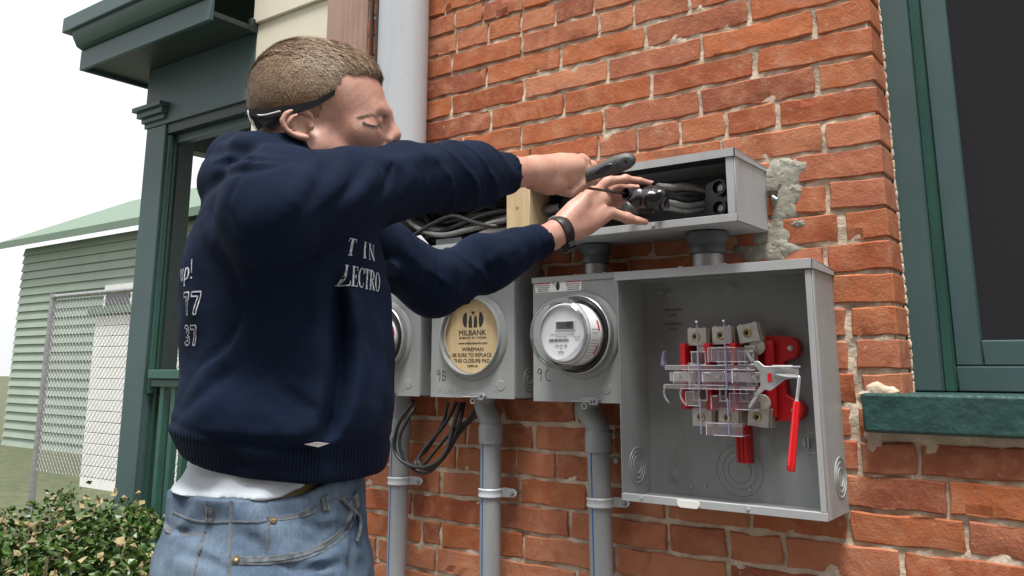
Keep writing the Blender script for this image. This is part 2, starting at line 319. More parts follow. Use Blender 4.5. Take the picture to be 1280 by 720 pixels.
for k in range(k0, 32):
    rnd = random.Random(k+50)
    z = ZT-PITCH*(k+.5); ext = z < -.135 and z > -H      # below the sill the wall runs on to the right
    known = sorted(rows.get(k, [])); end = .95 if ext else XR
    js = [XL]; 
    # fill joints
    anchors = [x for x in known if XL+.06 < x < end-.03]+[end]
    for a in anchors:
        L_ = a-js[-1]
        if L_ > .27:
            n = max(1, round(L_/.218)); tmp = [js[-1]+L_*i/n for i in range(1, n)]
            if not known:   # free course: running bond with now and then a header
                tmp = []; x = js[-1]+(.218 if k % 2 else .112)
                while x < a-.09: tmp.append(x); x += .218 if rnd.random() > .14 else .112
            js += [t+rnd.uniform(-.008, .008) for t in tmp]
        js.append(a)
    for x0, x1 in zip(js[:-1], js[1:]):
        cx = (x0+x1)/2; vis = (-13 < k < 18 and cx < .0) and not (cx > XR and k < 12)
        # is the brick inside the picture?
        q = Vector((cx, 0, z))-Vector((0, -D, 0)); px = 640+FPX*q.dot(_r)/q.dot(_fw); py = 242.93-FPX*q.dot(_u)/q.dot(_fw)
        lay(x0, x1, k, vis and -30 < py < 745 and NB[0] < 297, corner=(x1 == XR))
ro = rest.build('brick_courses', M['brick'], wall, smooth=False); stuff(ro)
# mortar bed, recessed and uneven
def mortar(x0, x1, z0, z1, step):
    nx = int((x1-x0)/step)+1; nz = int((z1-z0)/step)+1; vs = []; rn = np.random.RandomState(3)
    ph = rn.uniform(0, 6.28, 12)
    for j in range(nz):
        for i in range(nx):
            x = x0+(x1-x0)*i/(nx-1); z = z0+(z1-z0)*j/(nz-1)
            f = math.sin(x*23+ph[0]+2*math.sin(z*17+ph[1]))*math.sin(z*31+ph[2]+1.7*math.sin(x*19+ph[3]))
            f2 = math.sin(x*97+ph[4]+2*math.sin(z*83+ph[5]))
            y = .0046-.0026*f-.0016*f2+rn.uniform(-.0012, .0012); vs.append((x, max(.0012, y), z))
    return vs, [(j*nx+i, j*nx+i+1, (j+1)*nx+i+1, (j+1)*nx+i) for j in range(nz-1) for i in range(nx-1)]
mo = MB(); mo.add(*mortar(XL+.004, XR-.006, -.55, 1.2, .0085))
mo.box(XL+.002, XR-.0055, .010, .095, -H, 2.25); mo.box(XR-.0055, .945, .012, .095, -H, -.137)
mo.add(*mortar(XR-.006, 0.02, -.55, -.135, .0085))
mo.build('mortar', M['mortar'], wall, smooth=True, ang=60)
# smeared cement round the trough end
def blob(cx, cz, rx, rz, seed, y0=-.003, th=.010, n=26, cut=None):
    rn = random.Random(seed); ph = [rn.uniform(0, 6.28) for _ in range(5)]; vs = [(cx, y0, cz)]; fs = []
    R_ = 7
    for r in range(1, R_+1):
        for j in range(n):
            a = 2*math.pi*j/n; w = 1+.22*math.sin(2*a+ph[0])+.16*math.sin(5*a+ph[1])+.1*math.sin(9*a+ph[2])
            f = r/R_; y = y0+th*(f**4)+rn.uniform(-.0007, .0007)
            vs.append((cx+rx*w*f*math.cos(a), y, cz+rz*w*f*math.sin(a)))
    fs += [(0, 1+(j+1) % n, 1+j) for j in range(n)]
    fs += [(1+(r-1)*n+j, 1+(r-1)*n+(j+1) % n, 1+r*n+(j+1) % n, 1+r*n+j) for r in range(1, R_) for j in range(n)]
    return vs, fs
cp = MB()
for b in [(-.603,.405,.062,.050,1,-.0055,.011),(-.590,.350,.040,.055,2,-.005,.009),(-.625,.285,.040,.050,3,-.0052,.010),(-.64,.245,.065,.032,4,-.0052,.010),(-.575,.43,.028,.018,11,-.0048,.010),(-.570,.375,.020,.016,12,-.0046,.010),(-.565,.30,.018,.014,13,-.0048,.010),(-.605,.255,.030,.024,9,-.0055,.010)]: cp.add(*blob(*b))
cp.build('cement_patch', M['cement'], wall, ang=70)
cp2 = MB()
for b in [(-.425,-.052,.045,.022,5,-.008,.013),(-.448,-.13,.022,.03,6,-.006,.010)]: cp2.add(*blob(*b))
cp2.build('mortar_patch', M['mortar'], wall, ang=70)
# anchor beside the trough, screws beside the conduits
for (x, z, nm) in [(-.612,.368,'a')]:
    t = thing('wall_anchor', 'small rusty steel bracket stub in the cement right of the wiring trough', 'bracket', (x, 0, z))
    MB().box(x-.012, x+.006, -.018, .01, z-.006, z+.008).build('bracket', M['darkrod'], t, bevel=.001)
    MB().cyl((x, -.02, z-.008), (x+.01, -.02, z-.016), .005).build('bolt', M['dullzinc'], t)

# ------------------------------------------------------------------ window to the right
wd = thing('window', 'blue green painted window frame set into the brick reveal right of the open meter box', 'window', (.25, .15, -.13))
z0, z1 = -.047, 2.2
MB().box(XR-.02, XR+.055, .099, .20, z0, z1).build('casing', M['teal'], wd, bevel=.003)
MB().box(XR+.055, XR+.075, .112, .20, z0, z1).build('stop_bead', M['darkgreen'], wd, bevel=.002)
MB().box(XR+.075, XR+.125, .135, .18, z0+.05, z1).box(XR+.075, .9, .1352, .1802, z0-.001, z0+.0498).box(XR+.125, .9, .135, .18, z0+.05, z0+.10).build('sash', M['teal'], wd, bevel=.003)
MB().box(XR+.125, .9, .150, .156, z0+.10, z1).build('pane', M['windowdark'], wd)
MB().box(XR-.07, .95, -.034, .12, -.123, -.049).build('sill', M['sillpaint'], wd, bevel=.006)
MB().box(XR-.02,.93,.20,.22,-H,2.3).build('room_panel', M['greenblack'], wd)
MB().box(XR-.065,.94,.0,.10,-.139,-.1225).build('bedding_mortar', M['mortar'], wd)
sc_ = MB()
for i in range(60):
    rnd = random.Random(i+900); z = -.04+i*.022; sc_.add(*blob(XR+.000, z, .004, .013, i, .092, .003, 8))
sc_.build('sealant', M['mortar'], wd)
# ------------------------------------------------------------------ pilaster, cream wall and porch left of the bricks
pil = thing('pilaster', 'fluted pinkish brown door pilaster between the cream wall and the bricks', 'pilaster', (-2.0, .05, -H))
pp = MB()
prof = [(-2.085,.05),(-2.085,-.012),(-2.02,-.012)]
x = -2.02
for i in range(4): prof += [(x+.004,-.012),(x+.010,-.004),(x+.017,-.004),(x+.022,-.012)]; x += .024
prof += [(-1.915,-.012),(-1.905,.0),(-1.905,.05)]
pp.prism([(a, b) for a, b in prof], (0,0,-H), (1,0,0), (0,1,0), (0,0,3.6)); pp.build('fluted_shaft', M['brownstone'], pil, smooth=False)
MB().box(-2.10,-1.90,-.035,.05,-H,-H+.22).build('plinth', M['brownstone'], pil, bevel=.005)
cw = thing('cream_wall', 'cream rendered wall strip between the green porch and the fluted pilaster', 'wall', (-2.28, .1, -H))
MB().box(-2.48, -2.085, .0, .25, -H, 1.225).build('render', M['cream'], cw, bevel=.003)
MB().box(-2.49, -2.085, -.012, .25, 1.226, 2.2).build('upper_render', M['cream'], cw, bevel=.003)
MB().box(-2.495, -2.474, -.03, .25, 1.19, 1.24).build('drip_block', M['greenblack'], cw, bevel=.002)

po = thing('porch', 'blue green wooden house porch with square corner column and deep cornice', 'porch', (-2.9, .6, -H))
XA, XB = -3.185, -2.482       # left corner, right end at the cream wall
RT = 1.9                      # how far the porch runs back
MB().box(XA, XB, 0, .12, .945, 1.195).build('frieze', M['teal'], po, bevel=.002)
MB().box(XA, XA+.12, .12, RT, .945, 1.195).build('side_frieze', M['teal'], po, bevel=.002)
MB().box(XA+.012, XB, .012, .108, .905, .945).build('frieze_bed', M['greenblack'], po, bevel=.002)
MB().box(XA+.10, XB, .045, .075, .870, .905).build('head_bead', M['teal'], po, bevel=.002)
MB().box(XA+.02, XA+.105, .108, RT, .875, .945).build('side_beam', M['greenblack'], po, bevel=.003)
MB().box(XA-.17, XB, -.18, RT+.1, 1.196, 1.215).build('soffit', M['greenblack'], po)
MB().box(XA-.185, XB+.0, -.195, -.18, 1.180, 1.262).box(XA-.185, XA-.17, -.18, RT+.1, 1.180, 1.262).build('fascia', M['teal'], po, bevel=.002)
MB().prism([(-.185,1.262),(-.215,1.275),(-.235,1.31),(-.24,1.335),(-.17,1.335),(-.17,1.262)], (XA-.185,0,0),(0,1,0),(0,0,1),(XB-XA+.185,0,0)).build('crown_moulding', M['darkgreen'], po, bevel=.001)
MB().box(XA-.24, XB, -.255, -.17, 1.335, 1.40).build('gutter', M['teal'], po, bevel=.004)
MB().box(XA-.17, XB, -.18, RT, 1.401, 1.42).build('porch_roof', M['roofgreen'], po)
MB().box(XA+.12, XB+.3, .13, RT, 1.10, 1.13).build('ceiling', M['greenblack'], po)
for yy in (.75, 1.35): MB().box(XA+.12, XB+.2, yy, yy+.09, 1.02, 1.10).build('ceiling_beam', M['darkgreen'], po, bevel=.003)
def column(x0, y0, s=.15):
    MB().box(x0, x0+s, y0, y0+s, -H+.45, .946).build('column', M['teal'], po, bevel=.003)
    c = MB(); c.box(x0-.012, x0+s+.004, y0-.012, y0+s+.012, .935, .95).box(x0-.024, x0+s+.008, y0-.024, y0+s+.02, .95, .97).box(x0-.036, x0+s+.012, y0-.036, y0+s+.03, .97, .992)
    return c
# front corner column with its moulded cap and the dark bead and jamb inside the opening
MB().box(XA+.015, XA+.150, .004, .125, -H+.45, .944).build('column', M['teal'], po, bevel=.003)
MB().box(XA-.005, XA+.157, -.012, .13, .965, .985).box(XA-.02, XA+.163, -.026, .14, .986, 1.01).box(XA-.035, XA+.168, -.040, .15, 1.011, 1.03).build('column_cap', M['teal'], po, bevel=.002)
MB().cyl((XA+.158,.028,-.1),(XA+.158,.028,.90),.012,seg=12).box(XA+.15, XA+.165, .04, .12, -H+.45, .90).build('jamb_bead', M['darkgreen'], po, bevel=.002)
MB().box(XA+.151, XA+.176, .055, .12, -H+.45, .90).build('jamb', M['greenblack'], po, bevel=.002)
MB().box(XA+.02, XA+.14, RT-.15, RT-.03, -H+.45, .90).build('rear_post', M['darkgreen'], po, bevel=.003)
# rail with balusters between the column and the cream wall
MB().box(XA+.172, XB, .004, .074, -.045, -.012).box(XA+.172, XB, .018, .060, -.075, -.046).build('top_rail', M['railgreen'], po, bevel=.003)
MB().box(XA+.172, XB, .008, .068, -.80, -.75).build('bottom_rail', M['darkgreen'], po, bevel=.003)
for i in range(7): x = XA+.225+i*.072; MB().box(x, x+.024, .028, .052, -.75, -.075).build('baluster', M['railgreen'], po)
for i in range(24): y = .16+i*.07; MB().box(XA+.06, XA+.082, y, y+.022, -.75, -.075).build('baluster', M['railgreen'], po)
MB().box(XA+.04, XA+.11, .125, RT-.15, -.045, -.012).build('side_rail', M['darkgreen'], po, bevel=.003)
MB().box(XA+.045, XA+.105, .125, RT-.15, -.80, -.75).build('side_bottom_rail', M['darkgreen'], po, bevel=.003)
MB().box(XA, XB+.4, 0.0, RT, -H+.40, -H+.45).build('porch_floor', M['darkgreen'], po, bevel=.003)
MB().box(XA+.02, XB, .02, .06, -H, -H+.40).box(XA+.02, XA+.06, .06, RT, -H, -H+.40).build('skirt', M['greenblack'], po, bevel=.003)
# cables clipped to the wall between pilaster and bricks
cb = thing('wall_cable', 'pair of thin dark vertical cables clipped to the wall beside the pale pipe', 'cable', (-1.87, 0, -.2))
for dx in (0, .027): 
    MB().tube([(-1.872+dx, -.012, z) for z in (-.3, 0, .4, .8, 1.2, 2.0)], .0065, 8).build('cable', M['darkrod'], cb)
for z in (.95, 1.05, 1.15, .8): MB().box(-1.858, -1.845, -.012, 0, z-.003, z+.003).build('clip', M['black_plastic'], cb)

# ------------------------------------------------------------------ beyond the porch
nb = thing('neighbour_house', 'pale green clapboard neighbour house with green roof seen past the porch', 'house', (-13, 6, -H))
def siding(x0, x1, y0, y1, za, zb, n, axis):
    for i in range(n):
        z = za+(zb-za)*i/n; dz = (zb-za)/n
        yield z, dz
for z, dz in siding(0,0,0,0,-H,2.0,24,0):
    MB().prism([(5.0,z),(4.97,z),(5.0,z+dz-.004)], (-15.5,0,0),(0,1,0),(0,0,1),(8.5,0,0)).build('clapboard', M['siding'], nb, smooth=False)
MB().box(-15.5,-7.0,5.01,9,-H,2.0).build('wall', M['siding'], nb)
MB().prism([(4.7,1.98),(7.0,3.05),(9.3,1.98),(9.3,2.1),(7.0,3.2),(4.7,2.1)], (-15.8,0,0),(0,1,0),(0,0,1),(9.1,0,0)).build('roof', M['roofgreen'], nb, smooth=False)
for x in (-12.6,-10.2,-8.4): 
    w_ = MB().box(x,x+.8,4.93,4.99,-.1,1.2).build('window', M['whitewood'], nb)
    MB().box(x+.07,x+.73,4.92,4.945,-.03,1.13).build('pane', M['windowdark'], w_)
fe = thing('chain_link_fence', 'chain link fence glimpsed behind the porch rail', 'fence', (-5.2, 1.7, -H))
fm = MB()
def fpt(s, z): return (-8.0+s*.93, 2.0+.0*s, z)
for i in range(-24, 128):
    for sgn in (1,-1):
        sa, sb_ = (i*.06, i*.06+1.5) if sgn > 0 else (i*.06+1.5, i*.06)
        t0, t1 = [max(0, min(1, (q-sa)/(sb_-sa))) for q in ((0, 7.7) if sb_ > sa else (7.7, 0))]
        if t1-t0 > .01: fm.tube([fpt(sa+(sb_-sa)*t_, -.9+1.5*t_) for t_ in (t0, t1)], .0022, 4, caps=False)
stuff(fm.build('wire_mesh', M['dullzinc'], fe))
for i in range(4): MB().cyl(fpt(i*2.4, -H), fpt(i*2.4, .65), .03, seg=10).build('post', M['dullzinc'], fe)
MB().cyl(fpt(0,.62), fpt(8,.62), .02, seg=8).build('top_rail', M['dullzinc'], fe)
sh = thing('white_shed', 'white board shed behind the chain link fence', 'shed', (-9, 3.4, -H))
for i in range(16): MB().box(-9.5,-5.0,3.2,3.25,-H+i*.115,-H+i*.115+.108).build('board', M['whitewood'], sh, bevel=.004)
MB().box(-9.6,-4.9,3.15,4.4,-H+1.85,-H+1.93).build('roof', M['roofgreen'], sh)
MB().box(-9.45,-5.05,3.26,4.2,-H,-H+1.85).build('wall', M['whitewood'], sh)

# ------------------------------------------------------------------ hedge
hd = thing('hedge', 'leafy green hedge with dry tan tips in front of the porch rail', 'hedge', (-2.55, -.45, -H))
rn = random.Random(12)
def leafy(n, dry):
    mb = MB()
    for i in range(n):
        u = rn.uniform(0,1); x = -3.3+1.25*u; y = rn.uniform(-.85,-.10); top = -.50+.05*math.sin(x*9)+.04*math.sin(y*14+x*5)
        if dry: z = top+rn.uniform(-.05,.06) if rn.random()<.8 else rn.uniform(-.8,top)
        else: z = top-abs(rn.gauss(0,.16))
        if not dry and rn.random()<.4: y = rn.choice((-.85,)) + rn.uniform(-.03,.05); z = rn.uniform(-1.25, top)
        c = Vector((x,y,z)); a = Vector((rn.gauss(0,1),rn.gauss(0,1)-.4,rn.gauss(0,.6)+.35)).normalized(); b = a.orthogonal().normalized(); b = (Matrix.Rotation(rn.uniform(0,6.28),3,a)@b)
        nrm = a.cross(b); L_ = rn.uniform(.014,.036); w = L_*rn.uniform(.28,.5)
        mb.add([c, c+a*L_*.5+b*w+nrm*.003, c+a*L_, c+a*L_*.5-b*w+nrm*.003, c+a*L_*.5-nrm*.003], [(0,1,4),(1,2,4),(2,3,4),(3,0,4)])
    return mb
stuff(leafy(20000, False).build('leaf', M['leaf'], hd, smooth=False)); stuff(leafy(420, True).build('dry_leaf', M['leafdry'], hd, smooth=False))
tw = MB()
for i in range(260):
    x = rn.uniform(-3.3,-2.05); y = rn.uniform(-.85,-.1); p = Vector((x+rn.uniform(-.1,.1), y, -H)); q = Vector((x, y, -.50+rn.uniform(-.25,.05))); m_ = p.lerp(q,.5)+Vector((rn.uniform(-.04,.04),rn.uniform(-.04,.04),0))
    tw.tube([p,m_,q],[.005,.004,.0018],4,caps=False)
stuff(tw.build('twig', M['twig'], hd))

# ------------------------------------------------------------------ unseen house added behind the lens to block low sky light
oh = thing('light_blocker_house', 'unseen dark brick house added behind the lens to block low sky light', 'house', (0, -6.2, -H))
MB().box(-3.5, 12, -9.5, -6.2, -H, 4.6).build('wall', mat('far brick', (.20,.085,.055), .9, var=.2, vscale=12), oh)
MB().box(-3.8, 12.3, -9.8, -5.9, 4.61, 4.8).build('eaves', M['greenblack'], oh, bevel=.01)
for x in (-2.2, .6, 3.4, 6.2):
    for z in (.0, 2.6):
        w_ = MB().box(x, x+1.0, -6.22, -6.15, z-.2, z+1.3).build('window', M['whitewood'], oh, bevel=.01); MB().box(x+.07, x+.93, -6.16, -6.14, z-.12, z+1.22).build('pane', M['windowdark'], w_)
# ------------------------------------------------------------------ big pale riser pipe
t = thing('riser_pipe', 'thick pale grey plastic riser pipe running up the wall beside the man', 'pipe', (-1.665, -.075, .35))
MB().cyl((-1.665,-.08,.435),(-1.665,-.08,2.3),.074,seg=48).build('pipe', M['pvc_light'], t)
MB().lathe([(.076,0),(.083,0),(.083,.1),(.076,.1)], (-1.665,-.08,.437), (0,0,1), 48, True).build('socket', M['pvc_light'], t)

# ------------------------------------------------------------------ wiring trough
TX0, TX1, TY, TZ0, TZ1 = -1.60, -.630, -.182, .287, .434
tr = thing('wiring_trough', 'long open grey steel wiring trough full of cables mounted above the meters', 'trough', (-1.1, 0, TZ0))
MB().box(TX0,TX1,-.006,-.004,TZ0,TZ1).build('back_panel', M['shade_painted_steel'], tr)
MB().box(TX0,TX1,TY,-.006,TZ1-.002,TZ1).build('top_panel', M['shade_painted_steel'], tr)
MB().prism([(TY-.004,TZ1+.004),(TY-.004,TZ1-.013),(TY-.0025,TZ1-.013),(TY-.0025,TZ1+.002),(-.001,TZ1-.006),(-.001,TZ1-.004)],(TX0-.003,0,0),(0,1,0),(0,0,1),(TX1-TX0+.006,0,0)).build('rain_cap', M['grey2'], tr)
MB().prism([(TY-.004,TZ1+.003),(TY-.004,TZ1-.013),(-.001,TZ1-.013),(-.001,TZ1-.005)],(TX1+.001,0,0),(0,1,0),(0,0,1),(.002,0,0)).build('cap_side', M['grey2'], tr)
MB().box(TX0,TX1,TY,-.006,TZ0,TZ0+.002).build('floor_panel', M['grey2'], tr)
MB().box(TX0+.003,TX1-.003,TY+.013,-.007,TZ0+.0021,TZ0+.003).build('floor_shade_sheet', M['shade_painted_steel'], tr)  # dark sheet over the pale floor, standing in for shade inside
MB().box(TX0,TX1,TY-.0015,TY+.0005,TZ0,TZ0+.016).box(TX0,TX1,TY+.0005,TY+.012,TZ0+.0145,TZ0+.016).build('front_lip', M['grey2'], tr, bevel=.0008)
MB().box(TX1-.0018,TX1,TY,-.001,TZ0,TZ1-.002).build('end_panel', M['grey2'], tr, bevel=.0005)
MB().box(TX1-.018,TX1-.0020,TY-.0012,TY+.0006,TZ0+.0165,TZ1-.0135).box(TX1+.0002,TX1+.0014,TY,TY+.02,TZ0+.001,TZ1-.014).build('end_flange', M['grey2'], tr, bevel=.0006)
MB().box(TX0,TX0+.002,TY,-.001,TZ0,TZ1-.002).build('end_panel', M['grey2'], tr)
for x in (-.815,-1.2): 
    MB().lathe([(.0001,.0035),(.003,.0032),(.0042,.001),(.0042,0)], (x,TY-.002,TZ0+.008),(0,-1,0),14).build('screw', M['zinc'], tr)
# the piece of timber standing in the trough
tm = thing('timber_block', 'short rough sawn yellow pine timber standing on the trough lip', 'timber', (-1.14, -.22, TZ0+.016))
a = AT(633,302,-.186); b_ = AT(671.5,300,-.186)
x0 = a.x; x1 = AT(662,300,-.186).x
MB().box(x0, x1, -.186-.0, -.10, TZ0+.0165, TZ0+.138).build('timber', M['wood'], tm, bevel=.0015)
MB().lathe([(.0001,.0002),(.004,.0001),(.0045,-.001)], ((x0+x1)/2-.002,-.1862,TZ0+.085),(0,-1,0),14).build('knot', M['knot'], tm)
MB().lathe([(.0001,.0006),(.004,.0004),(.0045,-.001)], (x1,-.135,TZ0+.082),(1,0,0),14).build('knot', M['knot'], tm)

# ------------------------------------------------------------------ cables in the trough
def spline(pts, n=8):
    P = [Vector(p) for p in pts]; P = [P[0]*2-P[1]]+P+[P[-1]*2-P[-2]]; out = []
    for i in range(1, len(P)-2):
        for k in range(n):
            t_ = k/n; a,b,c,d = P[i-1:i+3]
            out.append(.5*((2*b)+(c-a)*t_+(2*a-5*b+4*c-d)*t_*t_+(3*b-a-3*c+d)*t_**3))
    return out+[P[-2]]
cbn = 0
def cable(label, m, pts, r, cat='cable', grp=None, n=8):
    base = pts[0]; q = MB().tube(spline(pts, n), r, 10).build('cable', M[m], None, base=tuple(base)); return tag(q, label, cat, grp)
A_ = lambda px, py, Y: tuple(AT(px, py, Y))
cable('thick grey aluminium cable curving across the trough left of the timber', 'greycable', [A_(512,262,-.10),A_(522,278,-.11),A_(545,288,-.12),A_(580,286,-.13),A_(632,272,-.13),A_(672,268,-.12),A_(690,264,-.10)], .0105)
cable('black cable crossing over the thick grey cable in the trough', 'black_rubber', [A_(527,300,-.12),A_(548,292,-.14),A_(580,279,-.155),A_(610,268,-.15),A_(636,263,-.14),A_(690,256,-.10)], .0075)
cable('white cable lowest against the trough lip left of the timber', 'whitecable', [A_(585,303,-.15),A_(600,294,-.155),A_(615,288,-.15),A_(640,284,-.13),A_(690,276,-.09)], .0085)
cable('grey cable highest in the bundle with black tape rings', 'greycable', [A_(520,297,-.08),A_(540,285,-.08),A_(565,277,-.08),A_(600,268,-.08),A_(640,262,-.07)], .0065)
cable('thin grey cable near the top of the trough beside the sleeve', 'greycable', [A_(570,259,-.04),A_(600,253,-.04),A_(636,250,-.04),A_(700,244,-.04)], .0028)
cable('thin black cable looping up behind the bundle', 'black_rubber', [A_(556,290,-.10),A_(551,276,-.11),A_(556,266,-.11),A_(566,262,-.11)], .003)
cable('black cable bent down into the left end of the trough', 'black_rubber', [A_(500,262,-.12),A_(515,258,-.13),A_(530,266,-.12),A_(545,282,-.10),A_(590,283,-.06),A_(640,276,-.05)], .010)
cable('dark cable on the trough floor behind the white cable', 'black_rubber', [A_(540,301,-.13),A_(570,294,-.10),A_(610,287,-.10),A_(660,280,-.08)], .008)
cable('second dark cable along the trough back above the grey one', 'black_rubber', [A_(560,272,-.03),A_(610,262,-.03),A_(660,256,-.04),A_(705,250,-.06)], .006)
cable('bright green ground wire at the man\'s chest, left end of the trough', 'green_wire', [A_(482,277,-.16),A_(488,286,-.165),A_(497,296,-.17),A_(508,306,-.17)], .0045, 'wire')
cable('bare looped grey wire hanging out of the left end of the trough', 'greycable', [A_(518,266,-.13),A_(500,264,-.17),A_(494,268,-.185),A_(496,282,-.195),A_(508,296,-.195),A_(522,306,-.19),A_(530,315,-.188)], .0032, 'wire')
for px in (551,567,584,): 
    p=AT(px, 287-(px-540)*.36,-.08); 
cable('black cable arching high over the bundle under the near sleeve', 'black_rubber', [A_(508,280,-.10),A_(528,262,-.12),A_(556,252,-.13),A_(590,252,-.12),A_(625,262,-.12),A_(660,276,-.12)], .0075)
cable('grey cable sagging between the timber and the left end of the trough', 'greycable', [A_(505,270,-.15),A_(524,286,-.16),A_(552,294,-.165),A_(590,286,-.165),A_(628,276,-.16),A_(665,272,-.13)], .0070)
cable('black cable twisting across the front of the bundle', 'black_rubber', [A_(514,296,-.165),A_(540,280,-.17),A_(566,270,-.17),A_(590,277,-.172),A_(615,283,-.17),A_(640,280,-.13)], .0052)
cable('thin black wire curling above the grey cables', 'black_rubber', [A_(530,262,-.15),A_(545,256,-.16),A_(560,262,-.165),A_(572,276,-.16),A_(590,266,-.15),A_(612,258,-.14),A_(640,256,-.12)], .0028)
cable('pale thin wire along the back of the trough', 'whitecable', [A_(560,256,-.03),A_(590,250,-.03),A_(625,247,-.03),A_(660,243,-.04)], .0020)
tg = MB(); p0 = AT(546,300,-.165); tg.box(p0.x, AT(578,300,-.165).x, -.168, -.167, TZ0+.0165, TZ0+.034); tag(tg.build('cable_tag', M['dark_grey_plastic'], None, base=tuple(p0)), 'small grey tag lying on the trough floor under the cables', 'tag')
tg = MB(); a=AT(515,297,-.185); tg.prism([(0,0),(.018,-.014),(.045,-.028),(.058,-.022),(.03,.004)],(a.x,a.y,a.z),(1,0,0),(0,0,1),(0,.001,0)); tag(tg.build('paper_scrap', M['white'], None, base=tuple(a)), 'scrap of white paper caught on the trough lip beside the chest', 'paper')

def connector(name, label, base, ax, up, s, ports):
    """insulated multi tap connector: block with two round plugged ports on the end facing ax"""
    t = thing(name, label, 'connector', base); ax = Vector(ax).normalized(); up = Vector(up); up = (up-ax*up.dot(ax)).normalized(); sd = ax.cross(up)
    w, h, l = s; base = Vector(base); poly = []
    for (cx, cy) in ((1,1),(-1,1),(-1,-1),(1,-1)):
        for k in range(4):
            an = math.radians({(1,1):0,(-1,1):90,(-1,-1):180,(1,-1):270}[(cx,cy)]+k*30); rr = min(w,h)*.3
            poly.append((cx*(w/2-rr)+rr*math.cos(an), cy*(h/2-rr)+rr*math.sin(an)))
    MB().prism(poly, base-ax*l, sd, up, ax*l).build('body', M['black_plastic'], t, bevel=.002)
    for (px_, py_, open_) in ports:
        o = base+sd*px_*w+up*py_*h; r = min(w, h)*.24
        MB().lathe([(r*.86,-.01),(r*.86,.010),(r*1.06,.010),(r*1.06,-.01)], o, ax, 24, True).build('port', M['black_plastic'] if open_ else M['dark_grey_plastic'], t)
        if not open_: MB().lathe([(.0001,.0125),(r*.7,.0125),(r*.95,.010),(r*.95,.0)], o, ax, 24).build('plug', M['dark_grey_plastic'], t)
        else: MB().lathe([(.0001,.002),(r*.4,.0022),(r*.41,-.002)], o, ax, 18).build('screw', M['dullzinc'], t)
    return t
# right hand connector lying in the trough (two ports face the room)
c1 = AT(897,249,-.125); 
connector('cable_connector', 'black insulated cable connector with two ringed ports at the right end of the trough', tuple(c1), (-.15,-1,.05), (0,0,1), (.068,.085,.05), [(-.12,.27,True),(-.12,-.25,True)])
p=AT(912,250,-.06); MB
t = thing('cable_connector', 'black cable connector deepest in the right corner of the trough behind the ringed one', 'connector', tuple(p))
MB().box(p.x-.03,p.x+.035,-.07,-.012,p.z-.04,p.z+.035).build('body', M['black_plastic'], t, bevel=.006)
MB().cyl((p.x+.01,-.0705,p.z+.008),(p.x+.01,-.078,p.z+.008),.012).build('port', M['dark_grey_plastic'], t)
# taped connector held in the left hand
HC = AT(806,250,-.262)
th = thing('taped_connector', 'black taped cable connector with open port held in his left hand', 'connector', tuple(HC))
axh = (_r*.93 - _fw*.30 + _u*.06).normalized(); uph = (_u - axh*_u.dot(axh)).normalized(); sdh = axh.cross(uph)
prof = [(.0001,-.030),(.026,-.030),(.029,-.024),(.0295,-.010),(.027,-.004),(.0305,.002),(.031,.014),(.0285,.021),(.030,.026),(.026,.038),(.020,.044),(.0001,.045)]
mbx = MB(); n = 26; vs = []
for r_, h_ in prof:
    for j in range(n):
        a = 2*math.pi*j/n; w = 1+.05*math.sin(3*a+h_*140)+.035*math.sin(7*a-h_*90)
        vs.append(HC+axh*(h_+.004*math.sin(2*a))+(sdh*math.cos(a)*1.0+uph*math.sin(a)*.88)*r_*w*1.05)
mbx.add(vs, [(i*n+j, i*n+(j+1)%n, (i+1)*n+(j+1)%n, (i+1)*n+j) for i in range(len(prof)-1) for j in range(n)])
mbx.build('taped_body', M['tape'], th, ang=60)
PO = Vector(AT(787,243,-.285)); axp = (-_r*.80-_fw*.55+_u*.12).normalized()
MB().lathe([(.0095,-.02),(.0095,.010),(.0125,.011),(.0135,.004),(.0135,-.02)], PO, axp, 28, True).build('port', M['black_plastic'], th)
PL = Vector(AT(786,260,-.290))
MB().lathe([(.0001,.010),(.010,.010),(.0125,.007),(.013,-.02)], PL, axp, 28).build('plug', M['dark_grey_plastic'], th)
for i,(y0_,y1_,mm,rr) in enumerate([(232,238,'greycable',.009),(240,252,'black_rubber',.007),(252,256,'greycable',.0085),(259,262,'greycable',.006),(243,243,'black_rubber',.008)]):
    lab = ['pale cable between the two right hand connectors, uppermost','black cable running from the held connector to the ringed connector','pale cable in the middle between the two right hand connectors','thin pale cable lowest between the two right hand connectors','black cable behind the pale ones right of the held connector'][i]
    cable(lab, mm, [tuple(AT(822,y1_-4,-.20)), tuple(AT(838,(y0_+y1_)/2,-.17)), tuple(AT(860,y0_+(2 if i<2 else 6),-.14)), tuple(AT(884,y0_+(8 if i==0 else 2),-.11))], rr)
# left connector glimpsed under the fist
c2 = AT(716,246,-.14)
connector('cable_connector', 'black cable connector with open port half hidden between the man\'s two hands', tuple(c2), (-.35,-1,.1), (0,0,1), (.085,.07,.06), [(-.22,.2,True),(.22,.3,True),(-.2,-.35,False)])
cable('thick grey cable from the timber to the connector between the hands', 'greycable', [A_(668,264,-.12),A_(685,262,-.125),A_(700,259,-.12)], .0115)

